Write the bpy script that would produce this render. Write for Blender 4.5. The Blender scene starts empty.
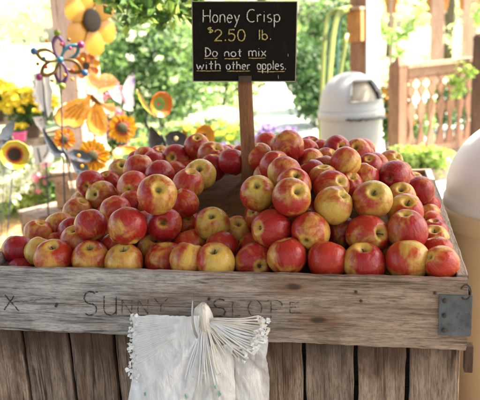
import bpy, bmesh, math, random
from mathutils import Vector, Matrix, Euler, noise, Quaternion
random.seed(7)
PI = math.pi
scene = bpy.context.scene
col = scene.collection

# ------------------------------------------------------------------ camera
YAW, PITCH, ROLL, FPX = -0.2055, 0.2453, -0.04666, 685.98
CAM = Vector((0.3691, -1.3591, 1.5056))
_right = Vector((math.cos(YAW), -math.sin(YAW), 0)); _fw = Vector((math.sin(YAW), math.cos(YAW), 0)); _up = Vector((0, 0, 1))
CF = _fw * math.cos(PITCH) - _up * math.sin(PITCH)
_u = _up * math.cos(PITCH) + _fw * math.sin(PITCH)
CR = _right * math.cos(ROLL) + _u * math.sin(ROLL)
CU = _u * math.cos(ROLL) - _right * math.sin(ROLL)
cam_d = bpy.data.cameras.new('camera'); cam = bpy.data.objects.new('camera', cam_d); col.objects.link(cam)
cam.matrix_world = Matrix(((CR.x, CU.x, -CF.x, CAM.x), (CR.y, CU.y, -CF.y, CAM.y), (CR.z, CU.z, -CF.z, CAM.z), (0, 0, 0, 1)))
cam_d.sensor_width = 36; cam_d.lens = FPX / 480 * 36; cam_d.clip_end = 500; cam_d.clip_start = 0.05
cam_d.dof.use_dof = True; cam_d.dof.focus_distance = 1.62; cam_d.dof.aperture_fstop = 4.6; cam_d.dof.aperture_blades = 0
scene.camera = cam

def at(px, py, Z):
    "world point seen at photo pixel (px,py), Z metres along the view axis (used to survey the place)"
    return CAM + (CF + CR * ((px - 240) / FPX) - CU * ((py - 200) / FPX)) * Z
def aty(px, py, y):
    v = CF + CR * ((px - 240) / FPX) - CU * ((py - 200) / FPX)
    return CAM + v * ((y - CAM.y) / v.y)
def mpp(Z): return Z / FPX

# ------------------------------------------------------------------ objects
def link(o, parent=None):
    col.objects.link(o)
    if parent is not None: o.parent = parent
    return o
def tag(o, label=None, cat=None, group=None, kind=None):
    if label: o['label'] = label
    if cat: o['category'] = cat
    if group: o['group'] = group
    if kind: o['kind'] = kind
    return o
def empty(name, loc=(0, 0, 0), rot=(0, 0, 0)):
    o = bpy.data.objects.new(name, None); o.empty_display_size = .05
    link(o); o.location = loc; o.rotation_euler = rot
    return o
def obj(name, bm, mats, parent=None, smooth=False, angle=None):
    me = bpy.data.meshes.new(name); bm.normal_update(); bm.to_mesh(me); bm.free()
    if not isinstance(mats, (list, tuple)): mats = [mats]
    for m in mats: me.materials.append(m)
    if smooth:
        for p in me.polygons: p.use_smooth = True
    o = bpy.data.objects.new(name, me)
    return link(o, parent)

# ------------------------------------------------------------------ mesh helpers
def box(bm, c, s, M=None, mi=0, bev=0.0):
    r = bmesh.ops.create_cube(bm, size=1.0)
    vs = r['verts']
    for v in vs:
        v.co = Vector((v.co.x * s[0] + c[0], v.co.y * s[1] + c[1], v.co.z * s[2] + c[2]))
        if M is not None: v.co = M @ v.co
    fs = set(f for v in vs for f in v.link_faces)
    for f in fs: f.material_index = mi
    if bev > 0:
        es = list(set(e for v in vs for e in v.link_edges))
        bmesh.ops.bevel(bm, geom=es, offset=bev, segments=2, profile=.6, affect='EDGES')
def tube(bm, pts, rad, n=8, mi=0, flat=None, cap=True):
    pts = [Vector(p) for p in pts]
    if not hasattr(rad, '__len__'): rad = [rad] * len(pts)
    rings = []; prev = None
    for i, p in enumerate(pts):
        d = (pts[min(i + 1, len(pts) - 1)] - pts[max(i - 1, 0)])
        if d.length < 1e-9: d = Vector((0, 0, 1))
        d.normalize()
        if prev is None:
            a = Vector((0, 1, 0)) if abs(d.y) < .9 else Vector((1, 0, 0))
            if flat is not None: a = Vector(flat)
            s = d.cross(a).normalized()
        else:
            s = (prev - d * prev.dot(d)).normalized()
        prev = s; t = d.cross(s)
        k = 1.0 if flat is None else .3
        rings.append([bm.verts.new(p + (s * math.cos(2 * PI * j / n) + t * math.sin(2 * PI * j / n) * k) * rad[i]) for j in range(n)])
    for a, b in zip(rings, rings[1:]):
        for j in range(n):
            f = bm.faces.new((a[j], a[(j + 1) % n], b[(j + 1) % n], b[j])); f.material_index = mi; f.smooth = True
    if cap:
        f = bm.faces.new(list(reversed(rings[0]))); f.material_index = mi
        f = bm.faces.new(rings[-1]); f.material_index = mi
def lathe(bm, prof, n=48, M=None, mi=0, fn=None):
    rings = []
    for (r, z) in prof:
        ring = []
        for j in range(n):
            a = 2 * PI * j / n
            p = Vector((r * math.cos(a), r * math.sin(a), z))
            if fn: p = fn(p, a)
            if M is not None: p = M @ p
            ring.append(bm.verts.new(p))
        rings.append(ring)
    for a, b in zip(rings, rings[1:]):
        for j in range(n):
            f = bm.faces.new((a[j], a[(j + 1) % n], b[(j + 1) % n], b[j])); f.smooth = True; f.material_index = mi
    return rings
def poly(bm, pts, th=0.0, nrm=None, mi=0):
    "flat polygon (list of Vectors), optionally given a thickness along nrm"
    pts = [Vector(p) for p in pts]
    f = bm.faces.new([bm.verts.new(p) for p in pts]); f.material_index = mi
    if th:
        n = Vector(nrm).normalized() * th
        g = bm.faces.new([bm.verts.new(p + n) for p in reversed(pts)]); g.material_index = mi
        a = list(f.verts); b = list(reversed(list(g.verts)))
        for i in range(len(a)):
            q = bm.faces.new((a[i], b[i], b[(i + 1) % len(a)], a[(i + 1) % len(a)])); q.material_index = mi
def plank_bm(bm, p0, axis, side, thick, L, W, T, seg=24, wob=.0025, seed=0, mi=0, bev=.002, endwob=.004):
    """weathered board: corner p0, length along axis, width along side, thickness along thick; worn uneven edges"""
    axis, side, thick = Vector(axis).normalized(), Vector(side).normalized(), Vector(thick).normalized(); p0 = Vector(p0)
    nW = 5
    rings = []
    def nz(a, b): return noise.noise(Vector((a * 3.1 + seed * 7.3, b * 5.7 + seed * 3.1, seed * 1.7)))
    for i in range(seg + 1):
        t = i / seg; x = t * L
        lo = wob * 1.4 * (nz(x * 4, 0.3) + .6 * nz(x * 17, 2.3)); hi = W + wob * 1.4 * (nz(x * 4, 5.1) + .6 * nz(x * 17, 9.3))
        ring = []
        sec = [(lo + bev, 0), (lo, bev), (lo, T - bev), (lo + bev, T)] + [(lo + (hi - lo) * k / nW, T) for k in range(1, nW)] + [(hi - bev, T), (hi, T - bev), (hi, bev), (hi - bev, 0)] + [(lo + (hi - lo) * k / nW, 0) for k in range(nW - 1, 0, -1)]
        for (w, th) in sec:
            ex = 0
            if i in (0, seg): ex = endwob * nz(w * 20, i + 4.4) * (1 if i else -1)
            d = .0011 * noise.noise(Vector((x * 6, w * 60, seed * 3.3 + th * 20)))
            ring.append(bm.verts.new(p0 + axis * (x + ex) + side * w + thick * (th + d)))
        rings.append(ring)
    m = len(rings[0])
    for a, b in zip(rings, rings[1:]):
        for j in range(m):
            f = bm.faces.new((a[j], b[j], b[(j + 1) % m], a[(j + 1) % m])); f.material_index = mi
    bm.faces.new(rings[0]).material_index = mi; bm.faces.new(list(reversed(rings[-1]))).material_index = mi
    bmesh.ops.recalc_face_normals(bm, faces=bm.faces[:])

# ------------------------------------------------------------------ materials
class NT:
    def __init__(s, name):
        s.m = bpy.data.materials.new(name); s.m.use_nodes = True; s.t = s.m.node_tree; s.t.nodes.clear()
        s.out = s.n('ShaderNodeOutputMaterial')
    def n(s, typ, **k):
        nd = s.t.nodes.new(typ)
        for a, b in k.items(): setattr(nd, a, b)
        return nd
    def l(s, a, b): s.t.links.new(a, b)
    def val(s, sock, v):
        if hasattr(v, 'is_output') or hasattr(v, 'links'): s.l(v, sock)
        else: sock.default_value = v
    def math(s, op, a, b=None, c=None, clamp=False):
        nd = s.n('ShaderNodeMath', operation=op, use_clamp=clamp); s.val(nd.inputs[0], a)
        if b is not None: s.val(nd.inputs[1], b)
        if c is not None: s.val(nd.inputs[2], c)
        return nd.outputs[0]
    def mix(s, f, a, b, mode='MIX'):
        nd = s.n('ShaderNodeMix', data_type='RGBA', blend_type=mode); nd.clamp_factor = True
        s.val(nd.inputs[0], f); s.val(nd.inputs[6], c4(a)); s.val(nd.inputs[7], c4(b)); return nd.outputs[2]
    def ramp(s, f, stops, interp='LINEAR'):
        nd = s.n('ShaderNodeValToRGB'); nd.color_ramp.interpolation = interp; s.l(f, nd.inputs[0])
        e = nd.color_ramp.elements
        while len(e) > 1: e.remove(e[-1])
        e[0].position = stops[0][0]; e[0].color = c4(stops[0][1])
        for p, c in stops[1:]:
            q = e.new(p); q.color = c4(c)
        return nd.outputs[0]
    def smooth(s, v, a, b):
        nd = s.n('ShaderNodeMapRange', interpolation_type='SMOOTHSTEP'); s.val(nd.inputs[0], v)
        s.val(nd.inputs[1], a); s.val(nd.inputs[2], b); return nd.outputs[0]
    def noise(s, vec, scale=5, detail=4, rough=.55, dist=0, out=0):
        nd = s.n('ShaderNodeTexNoise'); nd.inputs['Scale'].default_value = scale; nd.inputs['Detail'].default_value = detail
        nd.inputs['Roughness'].default_value = rough; nd.inputs['Distortion'].default_value = dist
        if vec is not None: s.l(vec, nd.inputs['Vector'])
        return nd.outputs[out]
    def mapping(s, vec, scale=(1, 1, 1), loc=(0, 0, 0)):
        nd = s.n('ShaderNodeMapping'); s.l(vec, nd.inputs[0]); nd.inputs[3].default_value = scale
        s.val(nd.inputs[1], loc); return nd.outputs[0]
    def coord(s, which='Object'): return s.n('ShaderNodeTexCoord').outputs[which]
    def rnd(s): return s.n('ShaderNodeObjectInfo').outputs['Random']
    def offset(s, vec, k=37.0):
        "shift the texture by the object's own random number"
        cx = s.n('ShaderNodeCombineXYZ'); r = s.rnd()
        for i, f in enumerate((k, k * 1.7, k * .6)): s.l(s.math('MULTIPLY', r, f), cx.inputs[i])
        ad = s.n('ShaderNodeVectorMath', operation='ADD'); s.l(vec, ad.inputs[0]); s.l(cx.outputs[0], ad.inputs[1]); return ad.outputs[0]
    def bump(s, h, strength=.3, dist=.01):
        nd = s.n('ShaderNodeBump'); nd.inputs['Strength'].default_value = strength; nd.inputs['Distance'].default_value = dist
        s.l(h, nd.inputs['Height']); return nd.outputs[0]
    def bsdf(s, color, rough=.6, metal=0, spec=.5, normal=None, **kw):
        b = s.n('ShaderNodeBsdfPrincipled'); s.val(b.inputs['Base Color'], c4(color)); s.val(b.inputs['Roughness'], rough)
        s.val(b.inputs['Metallic'], metal); s.val(b.inputs['Specular IOR Level'], spec)
        if normal is not None: s.l(normal, b.inputs['Normal'])
        for k, v in kw.items(): s.val(b.inputs[k.replace('_', ' ')], v)
        return b.outputs[0]
    def done(s, sh): s.l(sh, s.out.inputs[0]); return s.m
def c4(c):
    if hasattr(c, 'is_output') or isinstance(c, (int, float)): return c
    return tuple(c) if len(c) == 4 else (c[0], c[1], c[2], 1)

def mat_wood(name, light, dark, stain, axis=0, scale=1.0, rough=.85, spec=.25, crack=1.0, bump=.5, stain_amt=.5, warm=False, knots=0.0, drips=False, mott=.35):
    t = NT(name); v = t.offset(t.coord())
    sc = [26 * scale] * 3; sc[axis] = 2.6 * scale
    g = t.noise(t.mapping(v, sc), 1.6, 6, .65, .25)
    sc2 = [150 * scale] * 3; sc2[axis] = 11 * scale
    fine = t.noise(t.mapping(v, sc2), 1.5, 6, .75, .3)
    sc5 = [420 * scale] * 3; sc5[axis] = 60 * scale
    fib = t.noise(t.mapping(v, sc5), 1.0, 3, .7, .2)
    sc3 = [9 * scale] * 3; sc3[axis] = 2.2 * scale
    blot = t.noise(t.mapping(v, sc3), 1.0, 5, .6, 1.2)
    c = t.ramp(g, [(.3, dark), (.45, tuple((a + b) / 2 for a, b in zip(dark, light))), (.6, light), (.8, tuple(min(1, a * 1.25) for a in light))])
    c = t.mix(t.math('MULTIPLY', t.smooth(blot, .5, .72), stain_amt), c, stain)
    c = t.mix(t.math('MULTIPLY', t.smooth(fine, .50, .66), .6), c, tuple(a * .5 for a in dark))
    c = t.mix(t.math('MULTIPLY', t.smooth(fib, .45, .66), .55), c, tuple(a * .6 for a in dark))
    c = t.mix(t.math('MULTIPLY', t.smooth(fine, .52, .34), .30), c, tuple(min(1, a * 1.5) for a in light))
    sc4 = [34 * scale] * 3; sc4[axis] = .9 * scale
    cr = t.noise(t.mapping(v, sc4), 1.0, 2, .5, .5)
    crk = t.math('SUBTRACT', 1.0, t.smooth(t.math('ABSOLUTE', t.math('SUBTRACT', cr, .5)), .004, .018))
    crk = t.math('MULTIPLY', crk, t.smooth(blot, .42, .6))
    c = t.mix(t.math('MULTIPLY', crk, .8 * crack), c, tuple(a * .16 for a in dark))
    sc6 = [85 * scale] * 3; sc6[axis] = 2.6 * scale
    c2 = t.noise(t.mapping(v, sc6), 1.0, 2, .5, .3); crk2 = t.math('MULTIPLY', t.math('SUBTRACT', 1.0, t.smooth(t.math('ABSOLUTE', t.math('SUBTRACT', c2, .52)), .006, .022)), t.smooth(g, .55, .40))
    c = t.mix(t.math('MULTIPLY', crk2, .65 * crack), c, tuple(a * .2 for a in dark))
    iso = t.noise(v, 11 * scale, 6, .68, .8)
    c = t.mix(t.math('MULTIPLY', t.smooth(iso, .50, .70), mott), c, tuple(a * .75 for a in dark))
    c = t.mix(t.math('MULTIPLY', t.smooth(iso, .46, .30), mott * .35), c, tuple(min(1, a * 1.45) for a in light))
    if knots:
        ks = [13.0] * 3; ks[axis] = 5.0
        kd = t.noise(v, 14, 3, .6, 0, 1); wv = t.n('ShaderNodeVectorMath', operation='MULTIPLY_ADD'); t.l(kd, wv.inputs[0]); wv.inputs[1].default_value = (.10, .10, .10)
        t.l(t.mapping(v, ks), wv.inputs[2]); vo = t.n('ShaderNodeTexVoronoi'); vo.inputs['Scale'].default_value = 1; t.l(wv.outputs[0], vo.inputs['Vector'])
        cs = t.n('ShaderNodeSeparateColor'); t.l(vo.outputs['Color'], cs.inputs[0]); on = t.smooth(cs.outputs[0], .52, .56)
        halo = t.math('MULTIPLY', on, t.smooth(vo.outputs['Distance'], .42, .10)); core = t.math('MULTIPLY', on, t.smooth(vo.outputs['Distance'], .13, .06))
        c = t.mix(t.math('MULTIPLY', halo, .55 * knots), c, stain); c = t.mix(t.math('MULTIPLY', core, .9 * knots), c, tuple(a * .3 for a in dark))
    if drips:
        sz = t.n('ShaderNodeSeparateXYZ'); t.l(t.coord(), sz.inputs[0])
        dr = t.math('MULTIPLY', t.smooth(t.math('ADD', sz.outputs[2], t.math('MULTIPLY', t.math('SUBTRACT', blot, .5), .30)), .72, .83), .8)
        c = t.mix(dr, c, tuple(a * .45 for a in stain))
    r = t.rnd(); c = t.mix(1.0, c, t.ramp(r, [(0, (.82, .80, .78)), (.5, (1, .98, .95)), (1, (1.12, 1.06, 1.0))]), 'MULTIPLY')
    if warm:   # warm bounce light on the right end, painted into the board colour
        sx = t.n('ShaderNodeSeparateXYZ'); t.l(t.coord(), sx.inputs[0])
        wf = t.smooth(t.math('ADD', sx.outputs[0], t.math('MULTIPLY', t.math('SUBTRACT', blot, .5), .5)), -.25, .35)
        c = t.mix(wf, c, t.mix(1.0, c, (.86, .66, .50), 'MULTIPLY'))
    h = t.math('SUBTRACT', t.math('ADD', t.math('MULTIPLY', g, .7), t.math('ADD', t.math('MULTIPLY', fine, .7), t.math('MULTIPLY', fib, .35))), t.math('MULTIPLY', crk, .8))
    return t.done(t.bsdf(c, rough, 0, spec, t.bump(h, bump, .004)))

def mat_paint(name, c, rough=.45, var=.12, spec=.5, scale=9, metal=0, dirt=None, trans=None, coat=0, bump=.08):
    t = NT(name); v = t.offset(t.coord()); n = t.noise(v, scale, 5, .6)
    cc = t.mix(n, tuple(a * (1 - var * 1.6) for a in c), tuple(min(1, a * (1 + var)) for a in c))
    if dirt is not None: cc = t.mix(t.math('MULTIPLY', t.smooth(t.noise(v, scale * 2.3, 6, .7), .5, .75), .7), cc, dirt)
    b = t.bsdf(cc, rough, metal, spec, t.bump(t.noise(v, scale * 6, 3), bump, .002), Coat_Weight=coat)
    if trans:
        tr = t.n('ShaderNodeBsdfTranslucent'); t.val(tr.inputs[0], c4(cc)); mx = t.n('ShaderNodeMixShader'); mx.inputs[0].default_value = trans
        t.l(b, mx.inputs[1]); t.l(tr.outputs[0], mx.inputs[2]); b = mx.outputs[0]
    return t.done(b)

def mat_leaf(name, dark, light, trans=.45, rough=.5):
    t = NT(name); g = t.n('ShaderNodeNewGeometry')
    r = g.outputs['Random Per Island']; n = t.noise(t.coord(), 1.7, 3)
    f = t.math('ADD', t.math('MULTIPLY', r, .6), t.math('MULTIPLY', n, .5))
    c = t.ramp(f, [(.2, dark), (.55, tuple((a + b) / 2 for a, b in zip(dark, light))), (.85, light)])
    b = t.bsdf(c, rough, 0, .4)
    tr = t.n('ShaderNodeBsdfTranslucent'); t.val(tr.inputs[0], c4(t.mix(1.0, c, (1.3, 1.35, .95), 'MULTIPLY')))
    mx = t.n('ShaderNodeMixShader'); mx.inputs[0].default_value = trans
    t.l(b, mx.inputs[1]); t.l(tr.outputs[0], mx.inputs[2])
    return t.done(mx.outputs[0])

def mat_apple():
    t = NT('apple_skin'); co = t.coord(); oi = t.n('ShaderNodeObjectInfo')
    sp = t.n('ShaderNodeSeparateXYZ'); t.l(co, sp.inputs[0]); x, y, z = sp.outputs
    ocol = t.n('ShaderNodeSeparateColor'); t.l(oi.outputs['Color'], ocol.inputs[0]); cov, dark, grn = ocol.outputs[:3]
    rho = t.math('SQRT', t.math('ADD', t.math('MULTIPLY', x, x), t.math('MULTIPLY', y, y)))
    off = t.offset(co, 53.0)
    # streaks run from stem to calyx: noise on the direction around the axis
    cb = t.n('ShaderNodeCombineXYZ'); inv = t.math('DIVIDE', 1.0, t.math('ADD', rho, .02))
    t.l(t.math('MULTIPLY', x, inv), cb.inputs[0]); t.l(t.math('MULTIPLY', y, inv), cb.inputs[1]); t.l(t.math('MULTIPLY', z, .16), cb.inputs[2])
    so = t.offset(cb.outputs[0], 91.0)
    st = t.noise(so, 7.0, 5, .62, .3); st2 = t.noise(so, 17.0, 3, .6, .2)
    broad = t.noise(off, 1.05, 3, .55, .6); mott = t.noise(off, 7, 5, .65)
    f = t.math('ADD', t.math('MULTIPLY', x, .30), t.math('MULTIPLY', t.math('SUBTRACT', broad, .5), 2.3))
    f = t.math('ADD', f, t.math('MULTIPLY', t.math('SUBTRACT', st, .5), .42))
    f = t.math('ADD', f, t.math('MULTIPLY', t.math('SUBTRACT', mott, .5), .30))
    f = t.math('ADD', f, t.math('MULTIPLY', t.math('SUBTRACT', cov, .5), 1.5))
    # pale shoulder round the stem, pale basin below
    top = t.math('MULTIPLY', t.smooth(z, .2, .6), t.math('SUBTRACT', 1.0, t.smooth(rho, .2, .52)))
    bot = t.math('MULTIPLY', t.smooth(t.math('MULTIPLY', z, -1), .2, .6), t.math('SUBTRACT', 1.0, t.smooth(rho, .18, .5)))
    f = t.math('SUBTRACT', f, t.math('MULTIPLY', t.math('ADD', top, bot), .75))
    blush = t.smooth(f, -.46, .46)
    yel = t.mix(t.math('ADD', t.math('MULTIPLY', mott, .35), t.math('MULTIPLY', grn, .7), clamp=True), (.70, .42, .085), (.52, .42, .08))
    yel = t.mix(t.math('MULTIPLY', t.smooth(st2, .45, .65), .35), yel, (.62, .22, .035))
    rd = t.mix(dark, (.52, .045, .014), (.32, .008, .017))
    rd = t.mix(t.math('MULTIPLY', t.smooth(st, .42, .7), .6), rd, t.mix(dark, (.34, .012, .006), (.13, .003, .005)))
    rd = t.mix(t.math('MULTIPLY', t.smooth(st2, .55, .75), .28), rd, (.60, .17, .04))
    c = t.mix(blush, yel, rd)
    c = t.mix(t.math('MULTIPLY', t.math('MULTIPLY', t.smooth(z, .0, .5), t.math('SUBTRACT', 1.0, t.smooth(rho, .08, .22))), .8), c, (.16, .13, .035))
    c = t.mix(t.math('MULTIPLY', t.math('MULTIPLY', t.smooth(t.math('MULTIPLY', z, -1), .0, .5), t.math('SUBTRACT', 1.0, t.smooth(rho, .05, .16))), .7), c, (.10, .07, .03))
    vo = t.n('ShaderNodeTexVoronoi'); vo.inputs['Scale'].default_value = 13; t.l(off, vo.inputs['Vector'])
    dot = t.math('SUBTRACT', 1.0, t.smooth(vo.outputs['Distance'], .05, .12))
    c = t.mix(t.math('MULTIPLY', dot, .45), c, (.70, .46, .22))
    rough = t.math('ADD', .26, t.math('MULTIPLY', mott, .16))
    nrm = t.bump(t.math('ADD', t.noise(off, 3.0, 3, .5), t.math('MULTIPLY', t.noise(off, 40, 2), .04)), .12, .06)
    return t.done(t.bsdf(c, rough, 0, .34, nrm, Coat_Weight=.14, Coat_Roughness=.12, Subsurface_Weight=.06, Subsurface_Radius=(.02, .008, .003)))

def mat_ground(name, cols, scale=3.0, bump=.4, rough=.95):
    t = NT(name); v = t.coord(); a = t.noise(v, scale * .15, 4); b = t.noise(v, scale * 6, 6, .7)
    f = t.math('ADD', t.math('MULTIPLY', a, .55), t.math('MULTIPLY', b, .55))
    c = t.ramp(f, [(.3 + .4 * i / (len(cols) - 1), c_) for i, c_ in enumerate(cols)])
    return t.done(t.bsdf(c, rough, 0, .2, t.bump(b, bump, .03)))

M = {}
M['apple'] = mat_apple()
M['stem'] = mat_paint('apple_stem', (.10, .06, .03), .8, .3)
M['calyx'] = mat_paint('apple_calyx', (.07, .05, .03), .9, .3)
M['grey_wood_x'] = mat_wood('grey_weathered_wood_lengthwise', (.52, .505, .495), (.20, .187, .176), (.26, .155, .09), 0, stain_amt=.6, warm=True, knots=1.0, mott=.5)
M['grey_wood_y'] = mat_wood('grey_weathered_wood_deep', (.40, .35, .30), (.20, .17, .14), (.22, .14, .09), 1)
M['brown_wood_z'] = mat_wood('brown_weathered_wood_upright', (.41, .31, .235), (.165, .115, .08), (.11, .055, .03), 2, stain_amt=.8, knots=.8, drips=True, mott=.5)
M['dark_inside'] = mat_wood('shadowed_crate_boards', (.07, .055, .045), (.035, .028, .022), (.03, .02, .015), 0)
M['card'] = mat_wood('brown_burlap_cardboard', (.15, .088, .046), (.10, .058, .03), (.075, .042, .022), 0, scale=.25, crack=0, bump=.3)
M['dowel'] = mat_wood('sign_post_wood', (.27, .115, .045), (.19, .075, .028), (.15, .06, .022), 2, rough=.5, spec=.4, crack=.3, bump=.15)
M['galv'] = mat_paint('galvanised_metal', (.15, .16, .168), .55, .45, .5, 40, .7, dirt=(.05, .047, .042), bump=.4)
M['steel'] = mat_paint('grey_steel', (.42, .42, .42), .35, .2, .5, 30, .9)
M['rust'] = mat_paint('dark_rusty_metal', (.09, .065, .05), .7, .4, .4, 60, .4)
M['ink'] = mat_paint('burnt_lettering_', (.075, .064, .055), .9, .4, .2, 160)
def mat_ink(c, lo):
    t = NT('burnt_lettering'); n = t.noise(t.coord(), 130, 4, .7); b = t.bsdf(c, .95, 0, .1)
    tp = t.n('ShaderNodeBsdfTransparent'); mx = t.n('ShaderNodeMixShader'); t.l(t.smooth(n, lo, lo + .22), mx.inputs[0]); t.l(tp.outputs[0], mx.inputs[1]); t.l(b, mx.inputs[2]); return t.done(mx.outputs[0])
M['ink'] = mat_ink((.06, .05, .042), .36); M['ink_faint'] = mat_ink((.085, .07, .058), .40)
def mat_chalk(name, c):
    t = NT(name); n = t.noise(t.coord(), 330, 3, .7)
    return t.done(t.bsdf(t.mix(t.smooth(n, .36, .62), tuple(a * .25 for a in c), c), .95, 0, .1))
M['chalk_white'] = mat_chalk('white_chalk', (.78, .77, .72)); M['chalk_yellow'] = mat_chalk('yellow_chalk', (.62, .50, .20))
def mat_board():
    t = NT('chalkboard_face'); v = t.coord(); n = t.noise(v, 14, 6, .7, .8); m = t.noise(t.mapping(v, (60, 8, 8)), 2, 4)
    c = t.mix(n, (.006, .005, .0042), (.013, .010, .008)); c = t.mix(t.math('MULTIPLY', t.smooth(m, .56, .75), .3), c, (.03, .024, .02))
    return t.done(t.bsdf(c, .75, 0, .12))
M['board'] = mat_board()
M['board_edge'] = mat_paint('chalkboard_worn_edge', (.34, .30, .25), .8, .3, .2, 60)
SKY, SUN, FILM, ROOF = 0.15, 5.0, 4.4, (-2.3, 2.3, -2.0, 1.45)
# ================================================================== apple bin
HW, TOP, PH, DEPTH = .55, 1.0, .162, 1.10
bin_ = tag(empty('apple_bin', (0, 0, 0)), 'large weathered grey wooden apple bin, SUNNY SLOPE burnt into its top plank', 'apple bin')
bm = bmesh.new(); plank_bm(bm, (-HW - .02, .020, TOP - PH), (1, 0, 0), (0, 0, 1), (0, -1, 0), HW * 2 + .018, PH - .007, .020, 160, .0019, 3)
tag(obj('top_plank', bm, M['grey_wood_x'], bin_), 'wide grey front plank with SUNNY SLOPE and a burnt x')
for sx in (-1, 1):
    bm = bmesh.new(); x0 = -HW if sx < 0 else HW - .022
    plank_bm(bm, (x0, .024, TOP - PH), (0, 1, 0), (0, 0, 1), (1, 0, 0), DEPTH - .05, PH - .004, .022, 50, .003, 5 + sx)
    obj('side_rail', bm, M['grey_wood_y'], bin_)
bm = bmesh.new(); plank_bm(bm, (-HW, DEPTH, TOP - PH), (1, 0, 0), (0, 0, 1), (0, -1, 0), HW * 2, PH - .006, .020, 30, .003, 9)
obj('rear_plank', bm, M['grey_wood_x'], bin_)
gap_px = [25, 70.5, 115.5, 160, 206, 255, 304, 355.5, 407.5]
edges = [-HW - .022] + [aty(p, 345, .03).x for p in gap_px] + [HW - .012]
for i in range(len(edges) - 1):
    a, b = edges[i] + (.0045 if i else 0), edges[i + 1] - .0045
    bm = bmesh.new(); plank_bm(bm, (a, .040, .12), (0, 0, 1), (1, 0, 0), (0, -1, 0), TOP - PH - .128, b - a, .017, 30, .0022, 20 + i)
    obj('slat', bm, M['brown_wood_z'], bin_)
for sx in (-1, 1):
    for k in range(8):
        y0 = .07 + k * .126; x0 = -HW + .004 if sx < 0 else HW - .022
        bm = bmesh.new(); plank_bm(bm, (x0, y0, .12), (0, 0, 1), (0, 1, 0), (1, 0, 0), TOP - PH - .128, .116, .017, 14, .002, 40 + k + sx * 9)
        obj('side_slat', bm, M['brown_wood_z'], bin_)
for k in range(9):
    bm = bmesh.new(); plank_bm(bm, (-HW + .03 + k * .121, DEPTH - .022, .12), (0, 0, 1), (1, 0, 0), (0, -1, 0), TOP - PH - .128, .112, .017, 8, .002, 70 + k)
    obj('rear_slat', bm, M['brown_wood_z'], bin_)
for sx in (-1, 1):
    for y0 in (.046, DEPTH - .10):
        bm = bmesh.new(); x0 = -HW + .028 if sx < 0 else HW - .083
        box(bm, (x0 + .0275, y0 + .0275, .515), (.055, .055, .93), bev=.003); obj('corner_post', bm, M['brown_wood_z'], bin_)
bm = bmesh.new(); box(bm, (0, .0715, .5), (HW * 2 - .19, .006, .72)); obj('gap_shade_panel', bm, M['dark_inside'], bin_)  # dark panel painted in for the shade between the slats
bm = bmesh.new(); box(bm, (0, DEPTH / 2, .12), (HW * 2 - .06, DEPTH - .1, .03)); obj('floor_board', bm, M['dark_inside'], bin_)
for k in range(3):
    bm = bmesh.new(); box(bm, (-.45 + .45 * k, DEPTH / 2, .052), (.09, DEPTH - .05, .104), bev=.004); obj('skid', bm, M['brown_wood_z'], bin_)
# galvanised corner bracket wrapping the right corner
bx0 = aty(438.5, 315, -.002).x; bz1, bz0 = aty(450, 294.5, -.002).z, aty(450, 335, -.002).z
bm = bmesh.new(); box(bm, ((bx0 + HW + .004) / 2, -.0035, (bz0 + bz1) / 2), (HW + .004 - bx0, .003, bz1 - bz0), bev=.0008)
box(bm, (HW + .0045, .045, (bz0 + bz1) / 2), (.003, .096, bz1 - bz0), bev=.0008)
for v in bm.verts: v.co.y -= .0012 * (noise.noise(v.co * 30) + .2)
br = tag(obj('corner_bracket', bm, M['galv'], bin_), 'galvanised steel bracket screwed round the right corner')
for k in range(3):
    bm = bmesh.new(); z = bz1 - .012 - k * (bz1 - bz0 - .024) / 2
    lathe(bm, [(.0001, -.0105), (.003, -.0102), (.0045, -.0088), (.005, -.0052)], 12, Matrix.Translation((bx0 + .011, 0, z)) @ Matrix.Rotation(PI / 2, 4, 'X') @ Matrix.Scale(-1, 4, (0, 0, 1)))
    for v in bm.verts: v.co.y = -abs(v.co.y)
    obj('screw', bm, M['rust'], br)
bm = bmesh.new(); c = Vector((HW - .004, -.004, TOP - .02))
tube(bm, [c + Vector((.010 * math.sin(a) - .004, -.002, .016 * math.cos(a) - .01)) for a in [k * PI / 8 for k in range(-3, 11)]], .0016, 6, flat=(0, 1, 0))
obj('wire_loop', bm, M['rust'], bin_)
bm = bmesh.new(); box(bm, (HW + .004, .012, TOP - PH - .02), (.018, .024, .06), bev=.003); obj('corner_block', bm, M['brown_wood_z'], bin_)
# nail heads and dents on the plank
for (px, py) in ((209, 299), (2, 331), (57, 304), (56, 306), (361, 301), (435, 293), (356, 292)):
    p = aty(px, py, -.001); bm = bmesh.new()
    lathe(bm, [(.0001, .0022), (.002, .002), (.0032, .0012), (.0034, -.002)], 10, Matrix.Translation(p) @ Matrix.Rotation(PI / 2, 4, 'X'))
    obj('nail', bm, M['rust'], bin_)

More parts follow.
